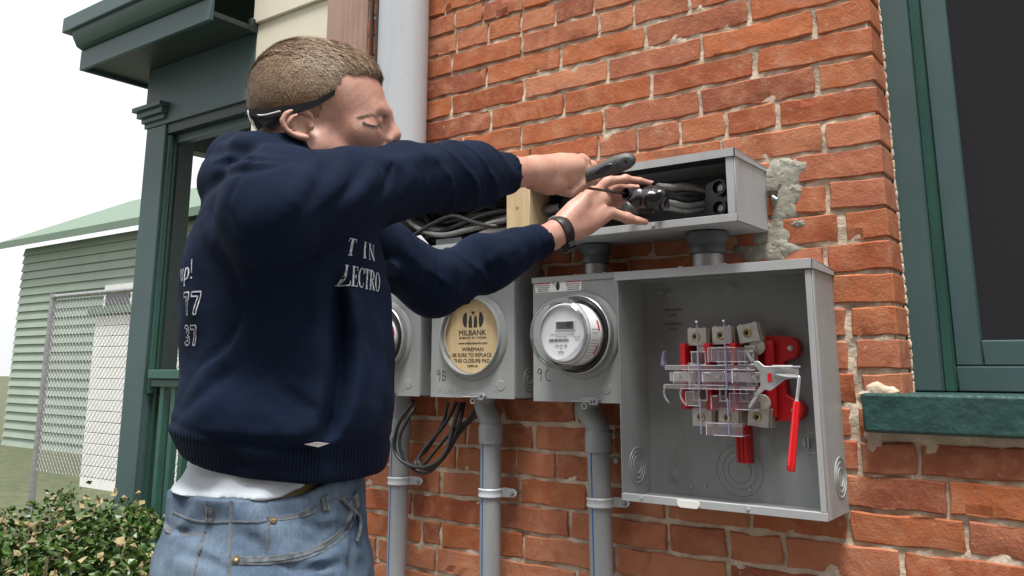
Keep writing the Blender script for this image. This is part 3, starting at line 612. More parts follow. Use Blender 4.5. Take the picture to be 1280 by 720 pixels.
# ------------------------------------------------------------------ meter enclosures
MCX, MCZ, FY = -1.037, .072, -.120       # meter centre on the face of box 9C
def enclosure(label, x0, x1, z0, z1, cx, dead, grp='grey meter boxes in a row', kr=.86):
    """sheet steel meter box with round cover opening, raised ring, latch, knockouts; closed sides"""
    t = thing('meter_box', label, 'meter box', ((x0+x1)/2, 0, z0), grp)
    cz = z0+.1510; R0 = .100*kr; n = 64; fy = FY
    mb = MB(); ring = [(cx+R0*math.cos(2*math.pi*j/n), cz+R0*math.sin(2*math.pi*j/n)) for j in range(n)]
    # front sheet: ring to rectangle, extruded
    rect = []
    for j in range(n):
        a = 2*math.pi*j/n; dx, dz = math.cos(a), math.sin(a)
        tx = ((x1-cx) if dx > 0 else (cx-x0))/max(abs(dx),1e-6); tz = ((z1-cz) if dz > 0 else (cz-z0))/max(abs(dz),1e-6); q = min(tx, tz); rect.append((cx+dx*q, cz+dz*q))
    # snap nearest to the four corners
    for (qx, qz) in ((x0,z0),(x1,z0),(x0,z1),(x1,z1)):
        j = min(range(n), key=lambda i: (rect[i][0]-qx)**2+(rect[i][1]-qz)**2); rect[j] = (qx, qz)
    vs = [(a, fy, b) for a, b in ring]+[(a, fy, b) for a, b in rect]+[(a, fy+.0018, b) for a, b in ring]+[(a, fy+.0018, b) for a, b in rect]
    fs = []
    for j in range(n):
        k = (j+1) % n; fs += [(j, k, n+k, n+j), (2*n+j, 3*n+j, 3*n+k, 2*n+k), (j, 2*n+j, 2*n+k, k), (n+j, n+k, 3*n+k, 3*n+j)]
    mb.add(vs, fs); mb.build('cover', M['grey'], t, smooth=False)
    rg = MB().lathe([(a*kr, b) for a, b in ((.1165,.0005),(.113,.0050),(.108,.0075),(.104,.0085),(.1005,.0160),(.0975,.0160),(.0975,-.004))], (cx, fy, cz), (0,-1,0), 72); rg.build('cover_ring', M['grey'], t, ang=50)
    MB().box(x0+.001, x1-.001, fy+.0055, -.002, z0, z0+.0018).build('bottom', M['grey'], t)
    MB().box(x1-.0018, x1, fy+.0025, -.002, z0+.0018, z1-.001).box(x1+.0001,x1+.0016,fy+.002,fy+.012,z0+.004,z1-.006).build('side', M['grey'], t)
    MB().box(x0, x0+.0018, fy+.0025, -.002, z0+.0018, z1-.001).build('side', M['grey'], t)
    MB().box(x0, x1, -.004, -.002, z0+.0018, z1-.0018).build('back', M['grey'], t)
    MB().box(x0-.002, x1+.002, fy-.003, -.002, z1, z1+.003).box(x0-.002, x1+.002, fy-.004, fy-.0025, z1-.011, z1+.002).box(x1+.0017,x1+.0030,fy-.002,-.002,z1-.009,z1).build('rain_cap', M['grey'], t, bevel=.0008)
    # latch under the cover
    lx = cx+.022
    MB().prism([(-.030,.001),(-.026,.010),(.016,.012),(.024,.006),(.020,-.006),(-.004,-.006),(-.01,.001)], (lx, fy-.0038, z0+.001), (1,0,0),(0,0,1),(0,.003,0)).build('latch', M['dullzinc'], t, bevel=.0006)
    MB().cyl((lx-.045,fy-.007,z0+.0025),(lx+.004,fy-.007,z0+.0025),.0022,seg=8).build('latch_pin', M['dullzinc'], t)
    MB().lathe([(.0045,0),(.0075,0),(.0075,.003),(.0045,.003)], (lx+.014,fy-.004,z0+.003),(0,-1,0),16,True).lathe([(.0045,0),(.0075,0),(.0075,.003),(.0045,.003)], (lx-.014,fy-.004,z0-.007),(0,-1,0),16,True).build('seal_ring', M['dullzinc'], t)
    for (kx, kz, kr) in ((x1-.040,z0+.031,.0135),(x1-.055,z0+.018,.003)): MB().lathe([(.0001,.0010),(kr-.002,.0010),(kr,.0002)], (kx,fy,kz),(0,-1,0),28).build('knockout', M['grey'], t, ang=20)
    for r_ in (.026,.018,.010): MB().lathe([(r_-.0012,0),(r_,.0014),(r_+.0012,0)], (x1,-.055,z0+.045),(1,0,0),32).build('knockout', M['grey'], t)
    return t, cz
def strokes(t, segs, x, z, w=.0016, name='handwriting'):
    mb = MB()
    for s in segs: mb.ribbon(s, w, (x, FY-.0006, z), (1,0,0), (0,0,1), (0,.0003,0))
    return mb.build(name, M['ink'], t)
nine = [[(.011,.020),(.008,.026),(.003,.025),(.0,.019),(.003,.014),(.008,.016),(.011,.022),(.011,.010),(.009,-.002)]]
Bc = [[(.020,.024),(.020,.000)],[(.019,.024),(.028,.021),(.028,.015),(.021,.012),(.030,.009),(.030,.002),(.019,-.001)]]
Cc = [[(.034,.022),(.028,.024),(.023,.016),(.023,.006),(.028,-.001),(.038,-.002)]]

def meter(label, cx, cz):
    t = thing('electric_meter', label, 'electric meter', (cx, FY, cz-.1), 'electric meters in the boxes')
    MB().lathe([(.0895,-.008),(.0895,.008),(.0885,.0135),(.086,.015),(.0850,.010),(.0850,-.008)], (cx,FY-.0125,cz),(0,-1,0),72,True).build('sealing_ring', M['meter_ring'], t, ang=50)
    MB().lathe([(.0845,.002),(.0845,.019),(.0805,.021),(.079,.002)], (cx,FY-.0125,cz),(0,-1,0),72,True).build('gasket', M['black_plastic'], t)
    f = FY-.082
    MB().lathe([(.070,.0),(.066,.055),(.0645,.0565),(.0001,.0565)], (cx,FY-.02,cz),(0,-1,0),64).build('inner_drum', M['face'], t, ang=40)
    MB().lathe([(.0595,.0),(.0595,.0045),(.0615,.0045),(.0640,.0)], (cx,FY-.0767,cz),(0,-1,0),64).build('bezel', M['meter_ring'], t, ang=30)
    fy = FY-.0775
    fld = MB(); pl = []
    for k in range(19): a = math.radians(-2-k*4.9); pl.append((.0585*math.cos(a), .0585*math.sin(a)))
    for k in range(9): a = k/8; pl.append((-.022+.004*a+.0*k, -.066+.0*a) if False else ((-.015)+(.073)*a**.9, -.0557+.0535*(1-math.cos(a*math.pi/2))))
    fld.prism(pl[:-1], (cx,fy,cz),(1,0,0),(0,0,1),(0,.0006,0)); fld.build('grey_field', M['face2'], t)
    MB().box(cx-.021,cx+.031,fy-.0012,fy,cz+.007,cz+.0285).build('lcd_bezel', M['white'], t, bevel=.0006)
    MB().box(cx-.018,cx+.028,fy-.0018,fy-.0010,cz+.0095,cz+.026).build('lcd', M['lcd'], t)
    dm = MB(); text_on(dm, '02837', .013, (cx+.005,fy-.0019,cz+.0178),(1,0,0),(0,0,1),(0,-1,0)); dm.build('lcd_digits', M['ink'], t)
    tx = MB(); U = ((1,0,0),(0,0,1),(0,-1,0))
    text_on(tx, 'CL200 240V 3W TYPE C1SR 60HZ', .0044, (cx-.003,fy,cz-.002),*U); text_on(tx, 'KILOWATTHOURS', .0034, (cx-.005,fy,cz-.0075),*U)
    text_on(tx, '1 409 427 338', .0062, (cx-.008,fy,cz-.0265),*U); text_on(tx, 'itron', .0075, (cx-.006,fy,cz-.040),*U); text_on(tx, '9C', .004, (cx-.006,fy,cz-.033),*U)
    text_on(tx, 'FM2S  TA30', .0034, (cx+.036,fy,cz-.008),*U); text_on(tx, 'Kh 1.0', .0034, (cx+.036,fy,cz-.0135),*U)
    tx.build('dial_print', M['print'], t)
    bc = MB(); rn = random.Random(5); x = cx-.038
    while x < cx+.014:
        w = rn.choice((.0005,.001,.0015)); bc.box(x,x+w,fy-.0004,fy,cz-.0175,cz-.0120); x += w+rn.choice((.0005,.001))
    bc.build('barcode', M['print'], t)
    # wrap label on the drum side
    for (a0, a1, y0_, y1_, mm) in ((-62,28,.008,.052,'white'),(5,24,.016,.022,'redlabel'),(-40,-22,.016,.022,'redlabel')):
        lb = MB(); k = 14; vs = []
        rr = .0692 if mm == 'white' else .0700
        for i in range(k+1):
            a = math.radians(a0+(a1-a0)*i/k)
            for yy in (y0_, y1_): vs.append((cx+(rr+.0012-yy*.066)*math.cos(a), FY-.02-yy, cz+(rr+.0012-yy*.066)*math.sin(a)))
        lb.add(vs, [(2*i,2*i+1,2*i+3,2*i+2) for i in range(k)]); lb.build('wrap_label' if mm=='white' else 'danger_band', M[mm], t)
    lb = MB()
    for r0_ in range(9):
        a = math.radians(-50+r0_*6.2+ (8 if r0_>6 else 0)); rr = .0698
        for yy in (.026,.034,.042): 
            rr = .0709-yy*.066; p_ = Vector((cx+rr*math.cos(a), FY-.02-yy, cz+rr*math.sin(a))); lb.box(p_.x-.0004,p_.x+.0004,p_.y-.0035,p_.y+.0025,p_.z-.0005,p_.z+.0005)
    lb.build('label_print', M['print'], t)
    MB().lathe([(.0830,.0),(.0790,.030),(.0755,.060),(.0750,.074),(.072,.080),(.0665,.0825),(.0001,.084)], (cx,FY-.018,cz),(0,-1,0),72).build('clear_cover', M['glass'], t, ang=60)
    MB().lathe([(.0752,.0670),(.0785,.0715),(.0780,.0780),(.0730,.0825),(.0675,.0828),(.0740,.0765)], (cx,FY-.018,cz),(0,-1,0),72,True).build('cover_rim', M['rim'], t, ang=60)
    return t

tC, czC = enclosure('third meter box, marked 9C, with a round glass meter below a danger sticker', -1.172, -.9355, -.0785, .207, MCX, False)
strokes(tC, nine+Cc, -1.160, -.030)
lab = MB().box(-1.165,-1.0355,FY-.0006,FY,.1735,.2045).build('danger_label', M['white'], tC)
for xx in (-1.1635,-1.079): MB().box(xx,xx+.041,FY-.0010,FY-.0005,.1935,.2030).build('red_heading', M['redlabel'], lab)
wt = MB(); U = ((1,0,0),(0,0,1),(0,-1,0))
for xx in (-1.143,-1.0585): text_on(wt, 'DANGER', .0088, (xx,FY-.0010,.1982),*U)
wt.build('heading_text', M['white'], lab)
bt = MB()
for i in range(4):
    for xx in (-1.143,-1.0585): text_on(bt, ['HAZARDOUS VOLTAGE','WILL SHOCK OR BURN','TURN OFF POWER','BEFORE SERVICING'][i], .0036, (xx,FY-.0006,.1897-i*.0043),*U)
bt.ribbon([(-.004,.010),(.003,.011),(-.001,.006),(.005,.005)],.0015,(-1.113,FY-.0009,.185),*U[:2],(0,.0003,0))
bt.prism([(0,-.010),(.006,-.011),(.0085,-.004),(.0082,.006),(.0065,.006),(.006,.0115),(.0045,.0115),(.004,.012),(.0025,.012),(.002,.0105),(.0005,.0105),(-.0005,.002),(-.003,.003),(-.003,.001)],(-1.104,FY-.0009,.1875),*U[:2],(0,.0003,0))
bt.build('label_print', M['ink'], lab)
meter('round glass electric meter on the box marked 9C, its dial and display in full view', MCX, czC)

BX0, BX1 = -1.494, -1.2285; BC = -1.3585
tB, czB = enclosure('middle meter box marked 9B, its round opening closed by a printed tan cardboard pad', BX0, BX1, -.0755, .262, BC, True, kr=.95)
strokes(tB, nine+Bc, -1.474, -.034)
em = MB(); text_on(em, 'MILBANK', .017, (-1.425,FY,-.060),*U, sx=1.25); em.build('embossed_name', M['grey'], tB)
pad = MB().lathe([(.0001,.002),(.0915,.002),(.0922,0),(.0922,-.003),(.0001,-.003)], (BC,FY+.004,czB),(0,-1,0),64).build('closure_pad', M['cardboard'], tB, ang=30)
pt_ = MB(); o_ = FY+.002; oz = czB-.002; q_ = .97
text_on(pt_, 'MILBANK', .0195*q_, (BC-.002,o_,oz+.010*q_),*U, sx=1.12); text_on(pt_, 'ENERGY AT WORK', .0078*q_, (BC,o_,oz-.0025*q_),*U, sx=1.35); text_on(pt_, 'www.milbankworks.com', .0092*q_, (BC,o_,oz-.016*q_),*U, sx=1.05)
text_on(pt_, 'WIREMAN', .0135*q_, (BC,o_,oz-.032*q_),*U, sx=1.15); text_on(pt_, 'BE SURE TO REPLACE', .0135*q_, (BC-.003,o_,oz-.0465*q_),*U, sx=1.0); text_on(pt_, 'THIS CLOSURE PAD', .0135*q_, (BC-.003,o_,oz-.061*q_),*U, sx=1.0); text_on(pt_, 'K4997-38', .0085*q_, (BC,o_,oz-.0745*q_),*U)
for sg in (-1,1):   # emblem: two outer crescents and two arches with a small notch
    pl = [(sg*(.0195+.0175*math.cos(math.radians(a))*.85), .021*math.sin(math.radians(a))) for a in range(-70,71,14)]+[(sg*.0215,.0185),(sg*.0195,0),(sg*.0215,-.0185)]
    if sg < 0: pl = pl[::-1]
    pt_.prism(pl, (BC,o_-.0006,oz+.044*q_),(q_,0,0),(0,0,q_),(0,.0004,0))
    pl = [(sg*.003,-.020),(sg*.0135,-.020),(sg*.0145,-.006),(sg*.0125,.006),(sg*.008,.0125),(sg*.004,.006),(sg*.003,-.004)]
    if sg < 0: pl = pl[::-1]
    pt_.prism(pl, (BC,o_-.0006,oz+.044*q_),(q_,0,0),(0,0,q_),(0,.0004,0))
pt_.prism([(-.007,.021),(0,.011),(.007,.021)], (BC,o_-.0006,oz+.044*q_),(q_,0,0),(0,0,q_),(0,.0004,0))
pt_.build('pad_print', M['ink'], pad)
MB().tube(spline([(BC-.072,FY-.004,czB+.052),(BC-.083,FY-.007,czB+.018),(BC-.0845,FY-.007,czB-.012),(BC-.078,FY-.005,czB-.036),(BC-.073,FY-.002,czB-.045)]),.0022,8).build('pull_wire', M['zinc'], pad)

AX1 = -1.533; AC = -1.662
tA, czA = enclosure('leftmost meter box, half hidden behind the man', AX1-.257, AX1, -.0755, .262, AC, False)
meter('electric meter on the leftmost box, mostly hidden by the man\'s chest', AC, czA)

# ------------------------------------------------------------------ large open meter socket box
OX0, OX1, OY, OZ0, OZ1 = -.9325, -.504, -.137, -.2765, .197
ob = thing('open_meter_box', 'large open grey box holding a red insulator block and a lever', 'meter box', (-.72, 0, OZ0))
MB().box(OX0+.001,OX1-.001,-.006,-.0045,OZ0,OZ1).build('back_panel', M['grey'], ob)
MB().box(OX0,OX0+.0016,OY,-.001,OZ0,OZ1).build('side_panel', M['grey'], ob, bevel=.0004)
MB().box(OX1-.0016,OX1,OY,-.001,OZ0,OZ1).build('side_panel', M['grey'], ob, bevel=.0004)
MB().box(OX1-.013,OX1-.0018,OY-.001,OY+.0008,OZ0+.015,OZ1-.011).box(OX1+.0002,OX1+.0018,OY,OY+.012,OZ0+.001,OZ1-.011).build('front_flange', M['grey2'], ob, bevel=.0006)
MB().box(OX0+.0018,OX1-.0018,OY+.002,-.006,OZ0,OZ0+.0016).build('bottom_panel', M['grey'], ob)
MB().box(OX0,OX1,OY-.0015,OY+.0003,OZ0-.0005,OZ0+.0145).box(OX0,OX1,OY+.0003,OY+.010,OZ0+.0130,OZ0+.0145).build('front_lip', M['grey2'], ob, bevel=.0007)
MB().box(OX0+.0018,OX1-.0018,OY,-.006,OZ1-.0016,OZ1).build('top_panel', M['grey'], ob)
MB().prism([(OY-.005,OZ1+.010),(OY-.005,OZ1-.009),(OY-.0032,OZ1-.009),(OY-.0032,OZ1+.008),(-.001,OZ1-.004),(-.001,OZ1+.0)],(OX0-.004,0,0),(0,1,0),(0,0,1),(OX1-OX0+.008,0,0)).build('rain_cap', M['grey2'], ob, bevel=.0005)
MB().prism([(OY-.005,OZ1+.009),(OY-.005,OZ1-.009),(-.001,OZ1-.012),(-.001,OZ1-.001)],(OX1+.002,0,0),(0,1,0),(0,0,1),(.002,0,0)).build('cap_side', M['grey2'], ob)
MB().prism([(-.024,0),(-.026,.008),(-.024,.012),(.022,.012),(.024,.008),(.024,.003),(.018,-.003),(-.018,-.003)],(-.779,OY-.0032,OZ0+.001),(1,0,0),(0,0,1),(0,.0014,0)).build('latch_tab', M['whitewood'], ob, bevel=.0006)
for x in (-.885,-.655): MB().lathe([(.0001,.0018),(.003,.0014),(.0036,0)], (x,OY-.0016,OZ0+.008),(0,-1,0),14).build('rivet', M['grey2'], ob)
for (x,z) in ((-.833,-.255),(-.700,-.250),(-.80,-.250),(-.712,.17),(-.89,.17)):
    MB().lathe([(.0001,.003),(.003,.0028),(.0042,0)], (x,-.0062,z),(0,-1,0),14).build('rivet', M['grey2'], ob)
def rings(name, c, ax, rs, sx=1.0):
    for r_ in rs: 
        MB().lathe([(r_-.0012,-.0002),(r_-.0004,.0013),(r_+.0006,.0013),(r_+.0014,-.0002)], c, ax, 40).build(name, M['grey'], ob)
rings('knockout', (-.722,-.0062,-.214),(0,-1,0),(.051,.037,.025))
rings('knockout', (OX1+.0002,-.045,-.208),(1,0,0),(.037,.027,.017))
rings('knockout', (OX0+.0018,-.068,-.211),(1,0,0),(.037,.028,.018))
for (x,z,r_) in ((-.872,-.235,.014),(-.872,.165,.012),(-.715,.172,.013)): MB().lathe([(.0001,.004),(r_*.4,.0035),(r_*.7,.0),(r_,.0012),(r_*1.15,0)], (x,-.0062,z),(0,-1,0),26).build('dimple', M['grey'], ob, ang=60)
# stamped bracket right of the handle and pencil print on the back
MB().lathe([(.0185,0),(.0195,.0012),(.0215,.0012),(.0225,0)], (-.563,-.0062,-.150),(0,-1,0),30).box(-.585,-.578,-.010,-.006,-.158,-.142).box(-.572,-.569,-.018,-.006,-.160,-.140).build('bracket', M['grey2'], ob, bevel=.0008)
pb = MB(); UB = U
for i,s_ in enumerate(('200A 4 JAW','LUGS','TORQUE 275','IN LB')): text_on(pb, s_, .0085, (-.862,-.0062,.128-i*.012-(.008 if i>1 else 0)),*U)
pb.build('stamped_print', M['print'], ob)

# red insulator with lugs, jaws, clear barriers and the lever
rb = thing('meter_socket', 'red insulator block with six tinned lugs, steel jaws and clear barriers inside the open box', 'meter socket', (-.72,-.006,-.02))
R = MB()
R.box(-.815,-.648,-.030,-.0065,-.088,.048).build('base_block', M['red'], rb, bevel=.003)
for x in (-.806,-.750,-.693): MB().box(x-.006,x+.006,-.085,-.0305,-.088,.05).build('rib', M['red'], rb, bevel=.002)
# right hand rail with its two lobed ends
pl = []
def lobe(cx, cz, r, a0, a1, n=8): return [(cx+r*math.cos(math.radians(a0+(a1-a0)*i/n)), cz+r*math.sin(math.radians(a0+(a1-a0)*i/n))) for i in range(n+1)]
pl = [(-.648,-.110)]+lobe(-.590,-.086,.022,-70,60)+[(-.602,-.055),(-.604,.012)]+lobe(-.594,.038,.024,-60,95)+[(-.648,.066)]
MB().prism(pl, (0,-.0065,0),(1,0,0),(0,0,1),(0,-.030,0)).build('side_rail', M['red'], rb, bevel=.003)
MB().box(-.640,-.618,-.050,-.0365,-.100,.055).build('rail_ridge', M['red'], rb, bevel=.004)
for z in (.038,-.086): MB().lathe([(.0001,.0035),(.0045,.003),(.0065,.0005),(.0066,0)], (-.588,-.0366,z),(0,-1,0),16).build('rail_screw', M['zinc'], rb)
tl = MB().box(-.716,-.688,-.034,-.0065,-.196,-.115)
tl.box(-.713,-.709,-.037,-.034,-.194,-.117).box(-.704,-.700,-.037,-.034,-.194,-.117).box(-.695,-.691,-.037,-.034,-.194,-.117).build('tail', M['red'], rb, bevel=.0015)
def lug(cx, cz, up, rz):
    """bent aluminium lug: front plate with curved side wing and a socket screw"""
    c, s_ = math.cos(rz), math.sin(rz); ux = Vector((c,0,s_)); uz = Vector((-s_,0,c)); o = Vector((cx,-.058,cz))
    l = MB().prism([(-.022,-.019),(-.022,.019),(-.018,.019),(-.018,.021),(-.013,.021),(-.013,.019),(.014,.019),(.014,.021),(.018,.021),(.018,.019),(.021,.019),(.021,-.019)], o, ux, uz, (0,-.006,0))
    l.prism([(0,0),(.004,-.004),(.004,-.034),(-.0,-.034)], o+ux*.019+uz*.019, (1,0,0),(0,-1,0), uz*-.038) if False else None
    l.prism([(-.022,-.019),(-.026,-.021),(-.026,.017),(-.022,.019)], o+Vector((0,0,0)), ux, uz, (0,.030,0)).prism([(.021,-.019),(.024,-.019),(.024,.019),(.021,.019)], o, ux, uz, (0,.034,0))
    L = l.build('lug', M['lug'], rb, bevel=.001)
    so = o+Vector((0,-.006,0))+ux*(-.003)
    MB().lathe([(.0001,-.002),(.0042,-.002),(.0046,.003),(.0078,.0035),(.0085,.001),(.0085,-.001)], so,(0,-1,0),22).build('lug_screw', M['brass'], L, ang=40)
    MB().lathe([(.0001,.0006),(.0040,.0006),(.0041,-.0016)], so,(0,-1,0),6).build('socket_hole', M['black_plastic'], L)
    # round jaw foot behind it
    return L
lx = [(-.779,.064,0),(-.722,.066,.02),(-.664,.070,.16)]
for x,z,a in lx: lug(x,z,1,a)
for x,z,a in [(-.775,-.104,-.02),(-.716,-.103,-.04),(-.652,-.100,-.10)]: lug(x,z,-1,a)
for x,z in ((-.772,.040),(-.655,.042),(-.775,-.075),(-.650,-.072)): MB().lathe([(.0001,.004),(.016,.004),(.0175,.002),(.0175,0)], (x+.004,-.053,z),(0,-1,0),26).build('jaw_disc', M['lug'], rb)
for x in (-.768,-.708,-.664):
    MB().box(x-.012,x+.012,-.062,-.054,-.078,.044).build('bus_bar', M['lug'], rb, bevel=.001)
    for z in (.018,-.055):
        j = MB(); j.box(x-.017,x-.014,-.088,-.062,z-.015,z+.015).box(x+.014,x+.017,-.088,-.062,z-.015,z+.015).box(x-.017,x+.017,-.091,-.088,z+.012,z+.015).box(x-.017,x+.017,-.091,-.088,z-.015,z-.012).box(x-.003,x,-.090,-.062,z-.013,z+.013)
        j.build('jaw', M['zinc'], rb, bevel=.0008)
# cross bar
MB().box(-.835,-.600,-.092,-.086,-.030,-.010).build('cross_bar', M['zinc'], rb, bevel=.001)
for x in (-.812,-.722,-.690,-.645): MB().lathe([(.0001,.004),(.005,.0035),(.007,.001),(.007,0)], (x,-.0925,-.020),(0,-1,0),6 if x<-.8 else 14).build('bar_bolt', M['zinc'], rb)
for i in range(2):
    for k in range(2): MB().box(-.787+i*.012,-.779+i*.012,-.097,-.092,-.025+k*.008,-.021+k*.008).build('contact', M['brass'], rb)
# clear barriers: two vertical fins with dark violet cut edges, trays and hooks
for x in (-.757,-.697):
    f_ = MB().box(x-.0011,x+.0011,-.112,-.060,-.135,.092).build('barrier', M['clear'], rb)
    MB().box(x-.0012,x+.0012,-.1145,-.1122,-.135,-.062).box(x-.0012,x+.0012,-.1145,-.1122,-.045,.092).box(x-.0013,x+.0013,-.1122,-.090,.0921,.0935).build('barrier_edge', M['clear_edge'], f_)
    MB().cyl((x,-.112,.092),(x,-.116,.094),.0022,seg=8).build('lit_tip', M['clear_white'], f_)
def tray(x0,x1,y0,y1,z0,z1):
    b = MB(); e = .0014
    b.box(x0,x1,y0,y0+e,z0,z1).box(x0,x1,y0+e,y1,z1-e,z1).box(x0,x1,y0+e,y1,z0,z0+e).box(x0,x0+e,y0+e,y1,z0+e,z1-e)
    o = b.build('clear_tray', M['plastic_thick'], rb)
    ed = MB().box(x0,x1-.3*(x1-x0),y0-.0008,y0-.0001,z1-.0012,z1).box(x0+.2*(x1-x0),x1,y0-.0008,y0-.0001,z0,z0+.0012).box(x0,x0+.0012,y0-.0008,y0-.0001,z0,z1); ed.build('edge_glint', M['clear_white'], o)
tray(-.842,-.640,-.106,-.080,-.045,-.036); tray(-.838,-.640,-.104,-.078,-.006,.004); tray(-.742,-.655,-.098,-.066,.010,.040); tray(-.700,-.640,-.096,-.066,-.085,-.052); tray(-.796,-.765,-.098,-.066,-.080,-.050); tray(-.750,-.672,-.104,-.066,-.137,-.112)
MB().prism([(-.851,.003),(-.847,.026),(-.843,.034),(-.841,.033),(-.844,.022),(-.841,.003)], (0,-.100,0),(1,0,0),(0,0,1),(0,.012,0)).build('hook', M['clear_edge'], rb)
for (x,z) in ((-.800,-.058),(-.838,-.055)): MB().tube(spline([(x,-.105,z+.018),(x-.004,-.106,z),(x+.003,-.107,z-.014),(x+.010,-.108,z-.020)]),.0022,6).build('hook', M['plastic_thick'], rb)
# chunky clear shields over the jaws and the bar
for (x0_,x1_,z0_,z1_,yy) in ((-.790,-.762,-.050,.010,-.098),(-.745,-.708,-.088,-.056,-.092),(-.740,-.706,.010,.042,-.092),(-.692,-.650,-.035,.000,-.104),(-.820,-.770,-.036,-.008,-.110),(-.755,-.700,-.034,-.008,-.108)):
    q_ = MB().box(x0_,x1_,yy,yy+.030,z0_,z1_).build('clear_shield', M['plastic_thick'], rb, bevel=.003)
    MB().box(x0_+.003,x0_+.0048,yy-.0009,yy-.0001,z0_+.003,z1_-.006).box(x0_+.006,x0_+.4*(x1_-x0_),yy-.0009,yy-.0001,z1_-.0045,z1_-.003).build('edge_glint', M['clear_white'], q_)  # pale strips paint glints on the shield fronts
# lever
lv = thing('bypass_lever', 'steel bypass lever with long red dipped grip hanging in the open box', 'lever', (-.56,-.11,-.19))
MB().prism([(-.640,.012),(-.632,.012),(-.620,.002),(-.556,.002),(-.552,-.006),(-.552,-.020),(-.580,-.024),(-.610,-.046),(-.622,-.044),(-.640,-.058),(-.646,-.056),(-.630,-.036),(-.630,-.010),(-.648,.012)], (0,-.104,0),(1,0,0),(0,0,1),(0,.003,0)).build('lever_plate', M['zinc'], lv, bevel=.0008)
MB().box(-.614,-.606,-.1052,-.1042,-.028,-.012).build('slot', M['red'], lv)
MB().prism([(-.640,.010),(-.655,.034),(-.659,.032),(-.646,.008)],(0,-.104,0),(1,0,0),(0,0,1),(0,.003,0)).prism([(-.642,-.054),(-.658,-.078),(-.654,-.080),(-.637,-.057)],(0,-.104,0),(1,0,0),(0,0,1),(0,.003,0)).build('fork', M['zinc'], lv)
MB().cyl((-.600,-.112,.000),(-.560,-.112,.000),.0042,seg=14).build('pivot_rod', M['zinc'], lv)
MB().cyl((-.560,-.112,.000),(-.545,-.112,.000),.0028,seg=12).build('rod_tip', M['dullzinc'], lv)
P0 = AT(999,474,-.125); P1 = AT(996,502,-.13); P2 = AT(988.5,588,-.145)
MB().tube(spline([(-.595,-.108,-.014),(-.570,-.116,-.018),tuple(P0+Vector((-.004,.003,.004))),tuple(P0),tuple(P1)]),[.0032]*25+[.0034]*7+[.0040]*1,10).build('lever_rod', M['zinc'], lv)
g = [P1.lerp(P2, i/10) for i in range(11)]; MB().tube([P1+(P1-P2)*.002]+g+[P2+(P2-P1)*.012,P2+(P2-P1)*.026],[.0045,.0068,.0071,.0072,.0073,.0074,.0075,.0076,.0077,.0078,.0079,.0079,.0070,.003],18).build('grip', M['red_grip'], lv, ang=60)

# ------------------------------------------------------------------ hubs between the trough and the boxes
def hub(label, cx, cy, zb, zt, r, sz):
    t = thing('conduit_hub', label, 'conduit hub', (cx, cy, zb), 'hubs under the trough')
    MB().lathe([(r*.86,0),(r*.86,(zt-zb)*.42),(r*.8,(zt-zb)*.42)], (cx,cy,zb+.005),(0,0,1),32).build('nipple', M['dullzinc'], t)
    MB().lathe([(r*.9,.0),(r*1.02,.002),(r*1.04,.012),(r*.95,.02),(r*1.22,.032),(r*1.22,(zt-zb)*.58-.003)], (cx,cy,zb+(zt-zb)*.42),(0,0,1),32).build('locknut', M['dark_grey_plastic'], t, ang=30)
    pl = MB(); pl.prism([(sz*math.cos(math.radians(a)), sz*.9*math.sin(math.radians(a))) for a in (20,70,110,160,200,250,290,340)], (cx,cy,zb-.0),(1,0,0),(0,1,0),(0,0,.006)); pl.build('hub_plate', M['dullzinc'], t, bevel=.001)
    for sx,sy in ((1,1),(-1,1),(1,-1),(-1,-1)): MB().lathe([(.0055,0),(.0055,.004),(.0035,.0055),(.0001,.006)], (cx+sx*sz*.72,cy+sy*sz*.5,zb+.006),(0,0,1),12).build('bolt', M['zinc'], t)
hub('large grey conduit hub joining the trough to the open meter box', -.738, -.083, OZ1+.0045, TZ0-.0005, .038, .068)
hub('smaller dark conduit hub joining the trough to the box marked 9C', -1.03, -.062, .2045, TZ0-.0005, .031, .055)

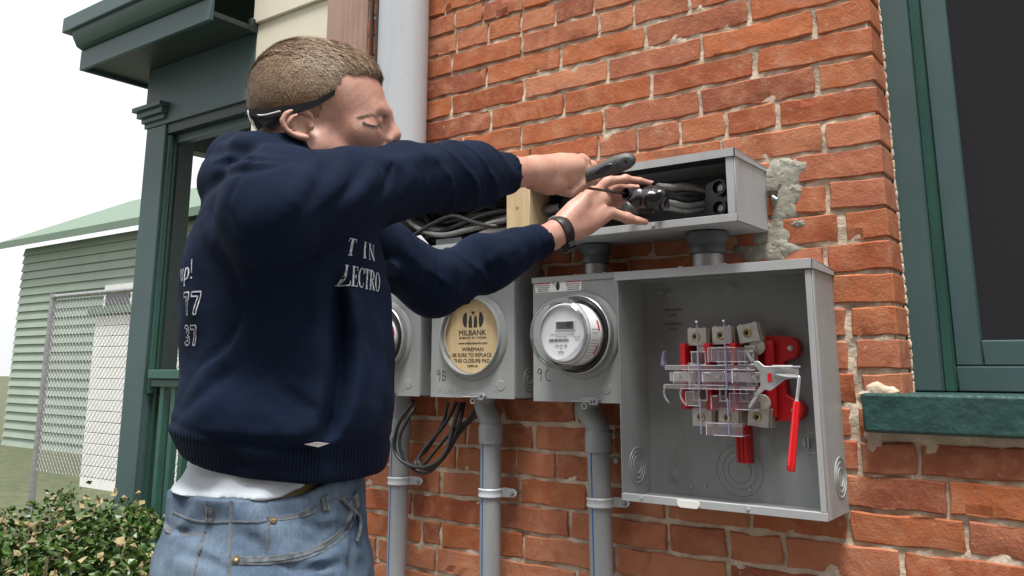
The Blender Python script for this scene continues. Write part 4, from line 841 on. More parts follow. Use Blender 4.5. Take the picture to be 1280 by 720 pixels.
# ------------------------------------------------------------------ conduits below the boxes
def conduit(label, xb, xt, zt, slabel, zs, lean, sgn=1):
    t = thing('conduit', label, 'conduit', (xb, -.055, -H), 'grey plastic conduits under the meter boxes')
    y = -.050; r = .0262; zc = zt-.085
    xa = lambda z: xb+lean*(z-zc)
    MB().cyl((xa(-H),y,-H),(xb,y,zc),r,seg=40).build('pipe', M['pvc'], t)
    MB().tube([(xa(-H)-r*.17,y-r*.985,-H),(xb-r*.17,y-r*.985,zc)],.0017,6).build('blue_stripe', M['blue'], t)
    ax = (-lean, 0, 1)
    MB().lathe([(r+.0005,-.042),(r+.0042,-.042),(r+.0047,-.003),(r+.003,.003),(r+.001,.006)], (xb,y,zc+.015),(0,0,1),40).build('coupling', M['pvc'], t, ang=30)
    MB().tube(spline([(xb,y,zc+.01),(xb-.003*sgn,y,zc+.03),(xt,y,zc+.062),(xt,y,zt)],5),[.0268]*6+[.0265]*10,36).build('offset_neck', M['pvc'], t)
    # strap
    xs = xa(zs); s = MB(); k = 22; R0 = r+.0005; ring = []
    for zz, rr in ((-.011,R0+.0015),(-.008,R0+.0042),(-.002,R0+.0028),(.002,R0+.0028),(.008,R0+.0042),(.011,R0+.0015)): ring.append((rr, zz))
    vs = []
    for i in range(k+1):
        a = math.radians(-200+220*i/k)
        for rr, zz in ring: vs.append((xs+rr*math.cos(a), y+rr*math.sin(a), zs+zz))
    m_ = len(ring); s.add(vs, [(i*m_+j, (i+1)*m_+j, (i+1)*m_+j+1, i*m_+j+1) for i in range(k) for j in range(m_-1)])
    s.prism([(.0,-.011),(.030,-.010),(.038,-.006),(.041,0),(.038,.006),(.030,.010),(.0,.011)], (xs+r-.002,-.030,zs),(1,0,0),(0,0,1),(0,.003,0)).prism([(r-.001,y+.012),(r+.004,y+.010),(r+.006,-.030),(r-.001,-.028)],(xs,0,zs-.010),(1,0,0),(0,1,0),(0,0,.020))
    so = thing('pipe_strap', slabel, 'pipe strap', (xs,-.03,zs), 'straps holding the conduits')
    s.build('strap_band', M['pvc_light'], so, ang=25)
    MB().lathe([(.0001,.005),(.0045,.0045),(.0065,.001),(.0065,0)], (xs+r+.026,-.0305,zs),(0,-1,0),14).cyl((xs+r+.026,-.028,zs),(xs+r+.026,.01,zs),.003,seg=8).build('screw', M['dullzinc'], so)
conduit('right conduit with blue stripe under the box marked 9C', -1.040, -1.066, -.0785, 'pale strap around the right conduit', -.300, -.01)
conduit('middle conduit with blue stripe under the box marked 9B', -1.352, -1.372, -.0755, 'pale strap around the middle conduit', -.305, .0)
conduit('left conduit with blue stripe beside the coiled black wires', -1.664, -1.664, -.0755, 'pale strap around the left conduit', -.300, .0)
pr = MB()
for i,ch in enumerate(reversed('PVC SCH 40 2 IN')):
    pass
# loose screws in the bricks right of the right conduit
for (px_,py_,lb) in ((768,542,'upper loose screw in the bricks between the right conduit and the open box'),(771,573,'lower loose hooked screw in the bricks beside the open box')):
    q = AT(px_,py_,-.02); t = thing('screw', lb, 'screw', tuple(q)); MB().cyl((q.x,.01,q.z),(q.x,-.03,q.z-.003),.0035,seg=10).build('shank', M['zinc'], t); MB().lathe([(.0001,.005),(.006,.004),(.0085,0)],(q.x,-.03,q.z-.003),(0,-1,0),14).build('head', M['zinc'], t)
# black wires looping below the boxes
def wire(lb, pts, r): cable(lb, 'black_rubber', pts, r, 'wire', None, 7)
wire('outermost black wire of the coil hanging under the middle box', [A_(571,502,-.05),A_(556,530,-.07),A_(528,565,-.09),A_(524,580,-.10),A_(540,585,-.10),A_(556,568,-.09),A_(574,530,-.07),A_(580,503,-.05)], .0052)
wire('long black wire sweeping left past the left conduit', [A_(576,503,-.06),A_(566,535,-.08),A_(554,570,-.105),A_(530,584,-.115),A_(505,578,-.12),A_(493,560,-.12),A_(498,530,-.12),A_(512,508,-.11),A_(516,500,-.10)], .0050)
wire('lowest black wire of the coil reaching to the right', [A_(597,517,-.05),A_(575,540,-.06),A_(556,570,-.08),A_(535,590,-.10),A_(517,586,-.11),A_(502,566,-.12),A_(500,545,-.12),A_(512,520,-.115),A_(519,508,-.10)], .0050)
wire('thin black wire inside the coil near the middle box', [A_(560,503,-.05),A_(553,530,-.06),A_(535,560,-.08),A_(520,576,-.09),A_(528,582,-.10),A_(560,545,-.08),A_(585,525,-.06),A_(598,505,-.05)], .0045)
# ================================================================== the man
PO_ = Vector(W(400, 135, 1.22))                       # middle of his head
_v = ray(400, 135); _ang = math.atan2(_v.y, _v.x)-math.pi/2
PF = Vector((math.cos(_ang), math.sin(_ang), 0)); PL_ = Vector((-PF.y, PF.x, 0))   # forward, left
def to_loc(p): q = Vector(p)-PO_; return np.array([q.dot(PF), q.dot(PL_), q.z+PO_.z+H])
def to_rel(l): v = PF*float(l[0])+PL_*float(l[1]); return Vector((PO_.x+v.x, PO_.y+v.y, float(l[2])-H))
def pt(px, py, b=0.0):                                 # b: distance from his middle plane towards the right side
    d = ray(px, py); o = Vector((0, -D, 0)); t = ((PO_-o).dot(PL_)-b)/d.dot(PL_); return to_loc(o+d*t)
def wd(px, py, dep): return to_loc(W(px, py, dep))
man = bpy.data.objects.new('person', None); COL.objects.link(man); man.location = (PO_.x, PO_.y, 0); man.rotation_euler = (0, 0, _ang)
man['_base'] = (0, 0, 0)
tag(man, 'man in a navy hooded sweatshirt and faded jeans working on the wiring trough', 'person')

# ---- implicit surfaces
def smin(a, b, k):
    h = np.clip(.5+.5*(b-a)/k, 0, 1); return b+(a-b)*h-k*h*(1-h)
def smax(a, b, k): return -smin(-a, -b, k)
def cap(a, b, r0, r1=None):
    a = np.asarray(a, np.float32); b = np.asarray(b, np.float32); r1 = r0 if r1 is None else r1; ab = b-a; L2 = float(ab@ab)+1e-12
    def f(P):
        t = np.clip(((P-a)@ab)/L2, 0, 1); return np.linalg.norm(P-a-t[:, None]*ab, axis=1)-(r0+(r1-r0)*t)
    return f
def ell(c, r, R=None):
    c = np.asarray(c, np.float32); r = np.asarray(r, np.float32); Rm = None if R is None else np.asarray(R, np.float32)
    def f(P):
        q = P-c
        if Rm is not None: q = q@Rm.T
        k0 = np.linalg.norm(q/r, axis=1); k1 = np.linalg.norm(q/(r*r), axis=1)+1e-9; return k0*(k0-1)/k1
    return f
def chain(pts, rs, k=0):
    fs = [cap(pts[i], pts[i+1], rs[i], rs[i+1]) for i in range(len(pts)-1)]
    def f(P):
        d = fs[0](P)
        for g in fs[1:]: d = np.minimum(d, g(P)) if not k else smin(d, g(P), k)
        return d
    return f
def rotm(ax, deg): return np.array(Matrix.Rotation(math.radians(deg), 3, ax))
class SDF:
    def __init__(s): s.ops = []
    def u(s, f, k=.01): s.ops.append((0, f, k)); return s
    def sub(s, f, k=.005): s.ops.append((1, f, k)); return s
    def inter(s, f, k=.003): s.ops.append((2, f, k)); return s
    def disp(s, f): s.ops.append((3, f, 0)); return s
    def __call__(s, P):
        P = np.asarray(P, np.float32); d = None
        for t, f, k in s.ops:
            v = f(P)
            if d is None: d = v
            elif t == 0: d = smin(d, v, k)
            elif t == 1: d = smax(d, -v, k)
            elif t == 2: d = smax(d, v, k)
            else: d = d+v
        return d
def nets(f, lo, hi, h, slack=1.5):
    """block-sparse surface nets"""
    B = 8; lo = np.asarray(lo, float); n = (np.ceil((np.asarray(hi)-lo)/(h*B))).astype(int)
    g = np.stack(np.meshgrid(*[np.arange(k) for k in n], indexing='ij'), -1).reshape(-1, 3)
    c = lo+(g+.5)*h*B; keep = []
    for i in range(0, len(c), 200000): keep.append(np.abs(f(c[i:i+200000])) < .87*B*h*slack)
    g = g[np.concatenate(keep)]; ar = np.arange(B+1); off = np.stack(np.meshgrid(ar, ar, ar, indexing='ij'), -1).reshape(-1, 3)
    V = []; K = []; EK = []; N = n*B+2
    key = lambda ijk: (ijk[:, 0]*N[1]+ijk[:, 1])*N[2]+ijk[:, 2]
    for i in range(0, len(g), 400):
        gb = g[i:i+400]; P = (gb[:, None, :]*B+off[None]); vals = f((lo+P.reshape(-1, 3)*h)).reshape(len(gb), B+1, B+1, B+1)
        s = vals < 0; cnt = np.zeros((len(gb), B, B, B), np.int8)
        sl = [slice(0, B), slice(1, B+1)]
        for x in (0, 1):
            for y in (0, 1):
                for z in (0, 1): cnt += s[:, sl[x], sl[y], sl[z]]
        m = np.nonzero((cnt > 0) & (cnt < 8)); 
        if not len(m[0]): continue
        cv = np.stack([vals[m[0], m[1]+x, m[2]+y, m[3]+z] for x in (0, 1) for y in (0, 1) for z in (0, 1)], 1)
        ps = np.zeros((len(m[0]), 3)); ct = np.zeros(len(m[0])); cr = np.array([(x, y, z) for x in (0, 1) for y in (0, 1) for z in (0, 1)], float)
        for a in range(8):
            for b in range(a+1, 8):
                if abs(cr[a]-cr[b]).sum() != 1: continue
                va, vb = cv[:, a], cv[:, b]; sc = (va < 0) != (vb < 0); t = np.where(sc, va/np.where(sc, va-vb, 1), 0)
                ps += np.where(sc[:, None], cr[a]+(cr[b]-cr[a])*t[:, None], 0); ct += sc
        cell = gb[m[0]]*B+np.stack(m[1:], 1); V.append(lo+(cell+ps/ct[:, None])*h); K.append(key(cell+1))
        for ax in range(3):
            o = [0, 0, 0]; o[ax] = 1; v0 = s[m[0], m[1], m[2], m[3]]; v1 = s[m[0], m[1]+o[0], m[2]+o[1], m[3]+o[2]]; q = v0 != v1
            EK.append((ax, cell[q]+1, v0[q]))
    V = np.concatenate(V); K = np.concatenate(K); od = np.argsort(K); Ks = K[od]; F = []
    for ax, cc, v0 in EK:
        u_, w_ = [(1, 2), (2, 0), (0, 1)][ax]; eu = np.zeros(3, int); ew = np.zeros(3, int); eu[u_] = 1; ew[w_] = 1
        q = [cc, cc-eu, cc-eu-ew, cc-ew]; ids = []; ok = np.ones(len(cc), bool)
        for k_ in q:
            kk = key(k_); p = np.clip(np.searchsorted(Ks, kk), 0, len(Ks)-1); ok &= Ks[p] == kk; ids.append(od[p])
        I = np.stack(ids, 1); I[~v0] = I[~v0][:, ::-1]; F.append(I[ok])
    return V, np.concatenate(F)
def sdf_mesh(name, f, lo, hi, h, material, parent=None, slack=1.5):
    V, F = nets(f, lo, hi, h, slack)
    return np_mesh(name, V, F, material, parent)
def np_mesh(name, V, F, material, parent, ang=180):
    me = bpy.data.meshes.new(name); me.vertices.add(len(V)); me.vertices.foreach_set('co', np.asarray(V, np.float32).ravel())
    k = F.shape[1]; me.loops.add(F.size); me.loops.foreach_set('vertex_index', F.astype(np.int32).ravel()); me.polygons.add(len(F)); me.polygons.foreach_set('loop_start', np.arange(0, F.size, k, dtype=np.int32))
    me.polygons.foreach_set('use_smooth', np.ones(len(F), bool)); me.update(calc_edges=True); me.validate(); me.materials.append(material)
    o = bpy.data.objects.new(name, me); COL.objects.link(o)
    if parent is not None: o.parent = parent; o['_base'] = (0, 0, 0)
    return o
def trace(f, px, py, t0=.6, t1=2.2):
    """point of surface f seen from the lens direction (px,py)"""
    o = to_loc(Vector((0, -D, 0))); d = to_loc(Vector((0, -D, 0))+ray(px, py).normalized())-o; t = t0
    for _ in range(120):
        v = float(f((o+d*t)[None])[0])
        if v < .0004 or t > t1: break
        t += max(.0005, v*.6)
    return o+d*t
def trace_many(f, pts, t0=.6, t1=2.2):
    o = to_loc(Vector((0, -D, 0))); dd = np.array([to_loc(Vector((0, -D, 0))+ray(x, y).normalized())-o for x, y in pts]); t = np.full(len(dd), t0)
    for _ in range(110):
        v = f(o+dd*t[:, None]); t = np.where((v > .0004) & (t < t1), t+np.maximum(.0005, v*.6), t)
    return o+dd*t[:, None]
def spline2(pts, n):
    return [(q.x, q.y) for q in spline([(p[0], p[1], 0) for p in pts], n)]
class LMB(MB):
    """mesh builder in the man's own frame"""
    def lb(s, name, mat_, parent, **k): 
        me = bpy.data.meshes.new(name); me.from_pydata([tuple(map(float, v)) for v in s.v], [], s.f); me.validate()
        return link(name, me, mat_, parent, (0, 0, 0), k.get('bevel', 0), k.get('smooth', True), k.get('ang', 50))

# ---- materials
def skin_mat():
    m = mat('skin', (.52,.31,.235), .46, vscale=26, col2=(.43,.215,.165), bump=.5, bscale=260, bdist=.0006, spec=.4)
    N = m.node_tree.nodes; L = m.node_tree.links; b = N['Principled BSDF']; tc = N.new('ShaderNodeTexCoord'); prev = b.inputs['Base Color'].links[0].from_socket
    for sc_n, lo_, hi_, cc, am in ((7, .48, .70, (.50,.20,.155), .5), (320, .55, .75, (.36,.17,.12), .45), (90, .66, .74, (.33,.14,.09), .5)):
        n_ = N.new('ShaderNodeTexNoise'); n_.inputs['Scale'].default_value = sc_n; n_.inputs['Detail'].default_value = 4; L.new(tc.outputs['Object'], n_.inputs['Vector']); r_ = N.new('ShaderNodeMapRange'); r_.inputs['From Min'].default_value = lo_; r_.inputs['From Max'].default_value = hi_; r_.inputs['To Max'].default_value = am; L.new(n_.outputs[0], r_.inputs[0])
        x_ = N.new('ShaderNodeMix'); x_.data_type = 'RGBA'; L.new(r_.outputs[0], x_.inputs[0]); L.new(prev, x_.inputs[6]); x_.inputs[7].default_value = (*cc, 1); prev = x_.outputs[2]
    L.new(prev, b.inputs['Base Color']); b.inputs['Subsurface Weight'].default_value = .12; b.inputs['Subsurface Radius'].default_value = (1,.35,.2); b.inputs['Subsurface Scale'].default_value = .006
    return m
def cloth(name, col, col2, vscale, weave, rough=.9, sheen=.25, wscale=900, streak=None):
    m = bpy.data.materials.new(name); m.use_nodes = True; N = m.node_tree.nodes; L = m.node_tree.links; b = N['Principled BSDF']
    tc = N.new('ShaderNodeTexCoord'); n = N.new('ShaderNodeTexNoise'); n.inputs['Scale'].default_value = vscale; n.inputs['Detail'].default_value = 7; n.inputs['Roughness'].default_value = .7; L.new(tc.outputs['Object'], n.inputs['Vector'])
    r = N.new('ShaderNodeValToRGB'); r.color_ramp.elements[0].color = (*col2, 1); r.color_ramp.elements[1].color = (*col, 1); r.color_ramp.elements[0].position = .33; r.color_ramp.elements[1].position = .67; L.new(n.outputs[0], r.inputs[0]); out = r.outputs[0]
    if streak:
        mp = N.new('ShaderNodeMapping'); mp.inputs['Scale'].default_value = (1, 1, .06); L.new(tc.outputs['Object'], mp.inputs[0]); n3 = N.new('ShaderNodeTexNoise'); n3.inputs['Scale'].default_value = 420; n3.inputs['Detail'].default_value = 3; L.new(mp.outputs[0], n3.inputs['Vector'])
        x = N.new('ShaderNodeMix'); x.data_type = 'RGBA'; x.blend_type = 'MULTIPLY'; x.inputs[0].default_value = streak; L.new(out, x.inputs[6]); r3 = N.new('ShaderNodeMapRange'); r3.inputs['From Min'].default_value = .3; r3.inputs['From Max'].default_value = .7; r3.inputs['To Min'].default_value = .35; r3.inputs['To Max'].default_value = 1.3; L.new(n3.outputs[0], r3.inputs[0]); L.new(r3.outputs[0], x.inputs[7]); out = x.outputs[2]
    L.new(out, b.inputs['Base Color']); b.inputs['Roughness'].default_value = rough; b.inputs['Specular IOR Level'].default_value = .15
    b.inputs['Sheen Weight'].default_value = sheen; b.inputs['Sheen Roughness'].default_value = .5; b.inputs['Sheen Tint'].default_value = (*[min(1, c*6) for c in col], 1)
    n2 = N.new('ShaderNodeTexNoise'); n2.inputs['Scale'].default_value = wscale; n2.inputs['Detail'].default_value = 2; L.new(tc.outputs['Object'], n2.inputs['Vector'])
    n4 = N.new('ShaderNodeTexNoise'); n4.inputs['Scale'].default_value = 38; n4.inputs['Detail'].default_value = 4; L.new(tc.outputs['Object'], n4.inputs['Vector']); ad = N.new('ShaderNodeMath'); ad.operation = 'MULTIPLY_ADD'; ad.inputs[1].default_value = 2.2; L.new(n4.outputs[0], ad.inputs[0]); L.new(n2.outputs[0], ad.inputs[2])
    bp = N.new('ShaderNodeBump'); bp.inputs['Strength'].default_value = weave; bp.inputs['Distance'].default_value = .0012; L.new(ad.outputs[0], bp.inputs['Height']); L.new(bp.outputs[0], b.inputs['Normal'])
    return m
M['skin'] = skin_mat()
M['navy'] = cloth('navy fleece', (.0040,.0105,.029), (.0025,.0068,.0195), 11, .6, sheen=.10)
M['denim'] = cloth('faded denim', (.135,.185,.250), (.034,.062,.110), 9, .7, .85, .04, 900, streak=.28)
M['denim_seam'] = cloth('denim seam', (.165,.18,.19), (.055,.07,.09), 120, .8)
M['tee'] = cloth('white cotton', (.56,.62,.68), (.50,.56,.62), 6, .3)
M['beltweb'] = cloth('tan webbing', (.26,.19,.09), (.18,.13,.06), 30, .5)
M['hair'] = mat('light brown hair', (.38,.265,.165), .5, vscale=60, col2=(.20,.13,.08), bump=.6, bscale=300, bdist=.001, stretch=(1,1,1))
M['hairside'] = mat('clipped hair', (.27,.19,.125), .7, vscale=160, col2=(.16,.11,.07), bump=.5, bscale=420, bdist=.0015)
M['browhair'] = mat('brow hair', (.16,.10,.065), .6)
M['lips'] = mat('lips', (.45,.17,.14), .45)
M['lash'] = mat('eyelash', (.045,.03,.02), .6)
M['eye'] = mat('eye white', (.55,.52,.48), .2)
M['shoe'] = mat('brown work boot', (.12,.07,.035), .6, var=.2)
M['hood_print'] = mat('white sweatshirt print', (.60,.62,.66), .7, vscale=210, col2=(.16,.18,.23))
M['toolgrey'] = mat('grey tool grip', (.062,.060,.055), .5, bump=.2, bscale=200, bdist=.0004)
M['toolblue'] = mat('dark blue grip inlay', (.016,.022,.036), .3)
M['toolsteel'] = mat('dark steel hex shaft', (.10,.075,.07), .35, .8)
M['rivet'] = mat('dull rivet', (.30,.24,.15), .5, .8, var=.3, vscale=400)
M['nail'] = mat('finger nail', (.60,.38,.31), .3)

# ---- joints
SR = pt(345, 262, .172); ER = wd(500, 226, 1.235); WR = wd(668, 214, 1.475)
SL = pt(400, 262, -.160); EL = wd(540, 356, 1.45); WL = wd(692, 294, 1.625)

# ---- skin: one continuous body
bd = SDF()
bd.u(ell(pt(386,120), (.084,.074,.073), rotm('Y', 8)))
bd.u(ell(pt(427,128), (.062,.063,.064)), .02)
bd.u(ell(pt(440,166), (.050,.054,.058)), .025)
for s in (1, -1):
    bd.u(cap(pt(398,184,.047*s), pt(452,212,.022*s), .020, .016), .02)
    bd.u(ell(pt(452,166,.040*s), (.022,.018,.018)), .018)
    bd.u(cap(pt(479,141,.010*s), pt(466,142.5,.038*s), .0068, .0058), .018)
bd.u(ell(pt(466,213), (.018,.020,.016)), .02)
for s in (1, -1): bd.sub(ell(pt(480,153.5,.031*s), (.012,.015,.0080)), .015)
for s in (1, -1): bd.u(ell(pt(467,152.5,.030*s), (.0135,.0135,.0120)), .004)
for s in (1, -1): bd.sub(cap(pt(480,156.5,.020*s), pt(468,156,.042*s), .0012), .003)
bd.u(chain([pt(483,143), pt(487,156), pt(492.5,169)], [.0075,.0085,.0108]), .010)
bd.u(ell(pt(488,173), (.010,.0125,.008)), .006)
for s in (1, -1): bd.u(ell(pt(485,175,.0105*s), (.008,.0062,.0062)), .004)
for s in (1, -1): bd.sub(ell(pt(488,179,.0065*s), (.005,.0035,.004)), .002)
bd.u(ell(pt(479,190), (.010,.021,.007)), .008).u(ell(pt(477,200), (.009,.019,.0065)), .007).sub(cap(pt(488,195,.02), pt(488,195,-.02), .002), .003)
# ears
for s in (1, -1):
    B = .070*s; Q = lambda x, y, b=0: pt(x, y, B+b*s)
    bd.u(ell(Q(373,156,.002), (.016,.008,.020), rotm('Y', -22)), .006)
    bd.u(chain([Q(391,149,.004),Q(387,142.5,.010),Q(377,139,.013),Q(366,138.5,.015),Q(357,143,.016),Q(353,151,.016),Q(356,160,.015),Q(363,166.5,.013),Q(373,170.5,.011),Q(382,172,.009)], [.0028,.0034,.0037,.0039,.0041,.0041,.0039,.0038,.0042,.0052]), .0035)
    bd.u(chain([Q(380,148,.008),Q(370,147,.010),Q(365,153,.010),Q(368,161,.009),Q(376,166,.007)], [.0022]*5), .003)
    bd.sub(ell(Q(381,157,.014), (.0082,.0085,.0098)), .003)
    bd.u(ell(Q(389,158,.005), (.0042,.005,.0062)), .003)
bd.u(cap(pt(381,178), pt(352,250), .050, .056), .03)
bd.u(cap(SR*.9+SL*.1, SL*.9+SR*.1, .042), .04).u(ell(pt(352,330), (.095,.135,.15)), .04).u(ell(pt(348,560), (.105,.135,.16)), .05)
bd.u(chain([SR, SR*.5+ER*.5, ER], [.046, .042, .039]), .02).u(chain([ER, ER*.55+WR*.45, WR], [.039, .033, .0245]), .01)
bd.u(chain([SL, EL], [.048, .040]), .02).u(chain([EL, EL*.55+WL*.45, WL], [.041, .040, .0245]), .01)
def hand(sd, palm, fingers, thumb):
    for f in palm: bd.u(f, .011)
    for c, r in fingers+[thumb]:
        g = chain(c, [q*.94 for q in r], .003); bd.u(g, .0035)
# right fist round the tool grip
pa = wd(722, 207, 1.545)
RP = [chain([wd(706,222,1.535), wd(724,222,1.56)], [.016,.0145]), chain([WR, wd(696,212,1.515), wd(718,209,1.545)], [.0255,.0245,.022]), chain([WR, wd(700,204,1.53), wd(729,203,1.575)], [.0225,.0185,.0145]), chain([wd(690,226,1.50), wd(712,222,1.535)], [.019,.017]), chain([wd(668,222,1.475), wd(684,232,1.49), wd(700,234,1.505)], [.021,.017,.012])]
RF = []
for i in range(4):        # little finger nearest the lens
    d0 = 1.535+.020*i; kx = 719+4.0*i; ky = 205-2.2*i; q = .0022*(i in (1, 2))
    RF.append(([wd(kx-4,ky+1,d0), wd(kx+9,ky+9,d0+.012), wd(kx+8+i*1.5,ky+26-i*1.0,d0+.002), wd(kx-6+i*2.5,ky+37-i*1.5,d0-.012+i*.002), wd(kx-20+i*2,ky+35-i,d0-.014)], [.0092+q*.5, .0088+q, .0082+q*.7, .0074+q*.5, .0066]))
RT_ = ([wd(700,222,1.53), wd(722,229,1.56), wd(742,226,1.585), wd(751,220,1.60)], [.014,.0115,.0095,.0068])
hand(1, RP, RF, RT_)
# left hand spread round the connector
LP = [chain([WL, wd(722,270,1.665), wd(748,250,1.715)], [.0245,.027,.021]), chain([WL, wd(718,262,1.66), wd(744,237,1.72)], [.020,.019,.0135]), chain([wd(704,296,1.63), wd(734,282,1.66), wd(757,268,1.69)], [.019,.019,.0155]), chain([wd(735,258,1.70), wd(755,250,1.74)], [.022,.016])]
LF = [([wd(744,234,1.72), wd(762,226,1.735), wd(782,224,1.745), wd(800,226,1.75), wd(814,229.5,1.755)], [.0125,.0100,.0088,.0076,.0064]),
      ([wd(750,240,1.745), wd(770,233,1.79), wd(798,236,1.825), wd(820,243,1.83)], [.0125,.0100,.0090,.0072]),
      ([wd(752,248,1.755), wd(772,246,1.80), wd(800,248,1.835), wd(820,252,1.835)], [.0125,.0098,.0088,.0070]),
      ([wd(752,254,1.75), wd(770,255,1.80), wd(792,258,1.83), wd(808,262,1.83)], [.0115,.0090,.0080,.0066])]
LT = ([wd(745,268,1.69), wd(764,266,1.70), wd(784,272.5,1.71), wd(797,276,1.715), wd(807,277.5,1.72)], [.016,.0125,.0105,.0090,.0070])
hand(-1, LP, LF, LT)
for tgt in ((757,228,1.74),(760,240,1.765),(760,250,1.775)): bd.u(chain([wd(712,276,1.64), wd(732,(262+tgt[1])/2-1,1.662), wd(*tgt)], [.006,.0145*.35,.006]), .012)
for c in (LF[0][0][1], LF[0][0][2], LF[1][0][1]): bd.u(ell(c, (.0108,.0108,.0108)), .004)
bd.u(ell(LT[0][2], (.0118,.0118,.0118)), .005)
for i in range(4): bd.u(ell(RF[i][0][1], (.0105,.0105,.0105)), .004).u(ell(RF[i][0][0], (.0115,.0115,.0115)), .006)
bd.disp(lambda P: -.00014*np.sin(P[:,0]*420+P[:,1]*210)*np.sin(P[:,2]*380+P[:,1]*150))
lo = (-.30, -.26, pt(340,640)[2]-.02); hi = (.66, .64, pt(388,45)[2]+.03)
body = sdf_mesh('body', bd, lo, hi, .0029, M['skin'], man)
def nail(c0, c1, up, w, l):
    c0 = np.asarray(c0); c1 = np.asarray(c1); t = (c1-c0)/np.linalg.norm(c1-c0); up = up-t*(up@t); up /= np.linalg.norm(up); s = np.cross(t, up); mb = LMB(); vs = []
    for i in range(5):
        for j in range(5):
            u = (j-2)/2; v = i/4; vs.append(c1+t*(v*l-l*.75)+s*u*w*(1-.25*abs(v-.5))+up*(.0061-.0022*u*u))
    mb.add(vs, [(i*5+j, i*5+j+1, (i+1)*5+j+1, (i+1)*5+j) for i in range(4) for j in range(4)]); mb.lb('nail', M['nail'], body)
nail(LF[0][0][-2], LF[0][0][-1], np.array([-.2,-.4,1.]), .0042, .010); nail(LT[0][-2], LT[0][-1], np.array([-.3,-.9,-.2]), .0052, .012)
# brow, lashes
def hairs(name, pts, n, ln, w, mat_, dirv, spread, seed, sd_):
    rr = np.random.RandomState(seed); mb = LMB(); pts = [np.asarray(p) for p in pts]
    for i in range(n):
        k = rr.rand()*(len(pts)-1); a = int(k); p = pts[a]+(pts[a+1]-pts[a])*(k-a)+rr.normal(0, spread, 3); d = np.asarray(dirv)+rr.normal(0,.25,3); d /= np.linalg.norm(d); s = np.cross(d, (0,1,0)); s /= np.linalg.norm(s)+1e-9
        mb.add([p-s*w, p+s*w, p+d*ln], [(0,1,2)])
    return mb.lb(name, mat_, body, smooth=False)
for s in (1, -1):
    bp_ = list(trace_many(bd, spline2([(485,144.5),(476,144),(462,144.5),(449,148)], 5))) if s > 0 else [pt(484,143,-.012), pt(476,142,-.03), pt(466,144,-.045)]
    hairs('eyebrow', bp_, 520, .0050, .00030, M['browhair'], (-.9,-.1*s,-.05), .0011, 3, s)
    if s > 0:
        lp_ = list(trace_many(bd, spline2([(474,157.0),(467,157.4),(459,155.4),(453,153)], 4)))
        LMB().tube(spline([p+np.array([.0002,-.0006,0]) for p in lp_]), .00085, 6).lb('eyelid_line', M['lash'], body)
        hairs('eyelash', lp_, 60, .006, .0004, M['lash'], (.75,-.35,-.55), .0004, 8, s)
# ---- hair: shell plus clipped strands
def poly_in(P2, poly):
    x, y = P2[:, 0], P2[:, 1]; c = np.zeros(len(P2), bool); n = len(poly)
    for i in range(n):
        x0, y0 = poly[i]; x1, y1 = poly[(i+1) % n]; cond = ((y0 > y) != (y1 > y)) & (x < (x1-x0)*(y-y0)/(y1-y0+1e-12)+x0); c ^= cond
    return c
line = [(290,186,0),(326,184,.03),(341,180,.04),(346,170,.07),(345,155,.08),(349,141,.085),(362,133,.085),(385,134,.082),(393,143,.082),(399,143,.08),(402,130,.075),(414,119,.068),(424,108,.06),(431,97.5,.05),(441,102,.04),(458,104,.02),(478,107,0),(500,104,0),(500,20,0),(290,20,0)]
HP = [(pt(*q)[0], pt(*q)[2]) for q in line]
V, F = nets(bd, pt(290,210,.0)-np.array([.02,.14,.02]), pt(500,30)+np.array([.02,.14,.02]), .0030)
P2_ = V[:, [0, 2]]; PA = np.array(HP)
def grad(f, P, e=.0015):
    g = np.stack([f(P+np.eye(3)[i]*e)-f(P-np.eye(3)[i]*e) for i in range(3)], 1); return g/(np.linalg.norm(g, axis=1)[:, None]+1e-9)
def sdist(P2):
    d = np.full(len(P2), 9.0)
    for i in range(0, 19):
        a, b = PA[i], PA[i+1]; ab = b-a; t = np.clip(((P2-a)@ab)/(ab@ab+1e-12), 0, 1); d = np.minimum(d, np.linalg.norm(P2-a-t[:, None]*ab, axis=1))
    return np.where(poly_in(P2, HP), d, -d)
earm = np.abs(V[:, 1]) > .0815*1.0
sdv_ = sdist(P2_)+.0018*np.sin(V[:,0]*900+V[:,1]*400)*1.0; inside = (sdv_ > 0) & ~(earm & (V[:, 2] < pt(370,137,.085)[2]+.004) & (V[:, 0] > pt(350,150,.085)[0]))
Nrm = grad(bd, V, .004); tt = np.clip((V[:, 2]-pt(400,118)[2])/.05, 0, 1); ff = np.clip((V[:, 0]-pt(400,100)[0])/.07, 0, 1)
th_ = (.0020+.0056*tt+.0016*tt*ff)*np.clip(sdv_/.012, 0, 1)**.6
V0 = V.copy(); V = V+Nrm*(th_+.0005)[:, None]+Nrm*(.0009*tt*np.sin(V[:,0]*260+V[:,1]*330+2*np.sin(V[:,2]*200)))[:, None]
F = F[inside[F].all(1)]; used = np.unique(F); mp_ = -np.ones(len(V), int); mp_[used] = np.arange(len(used)); V = V[used]; F = mp_[F]; VN = Nrm[used]; VT = tt[used]; VS = sdv_[used]
hair = np_mesh('hair', V, F, M['hairside'], man)
rr = np.random.RandomState(2); NS = 60000
fi = rr.randint(0, len(F), NS); w_ = rr.dirichlet((1,1,1,1), NS); Pn = (V[F[fi]]*w_[:, :, None]).sum(1); Nn = VN[F[fi[:]]].mean(1); sdn = VS[F[fi]].mean(1)
top = np.clip((Pn[:, 2]-pt(400,100)[2])/.045, 0, 1)                       # longer on top
fwdness = np.clip((Pn[:, 0]-pt(400,100)[0])/.07, -.3, 1)
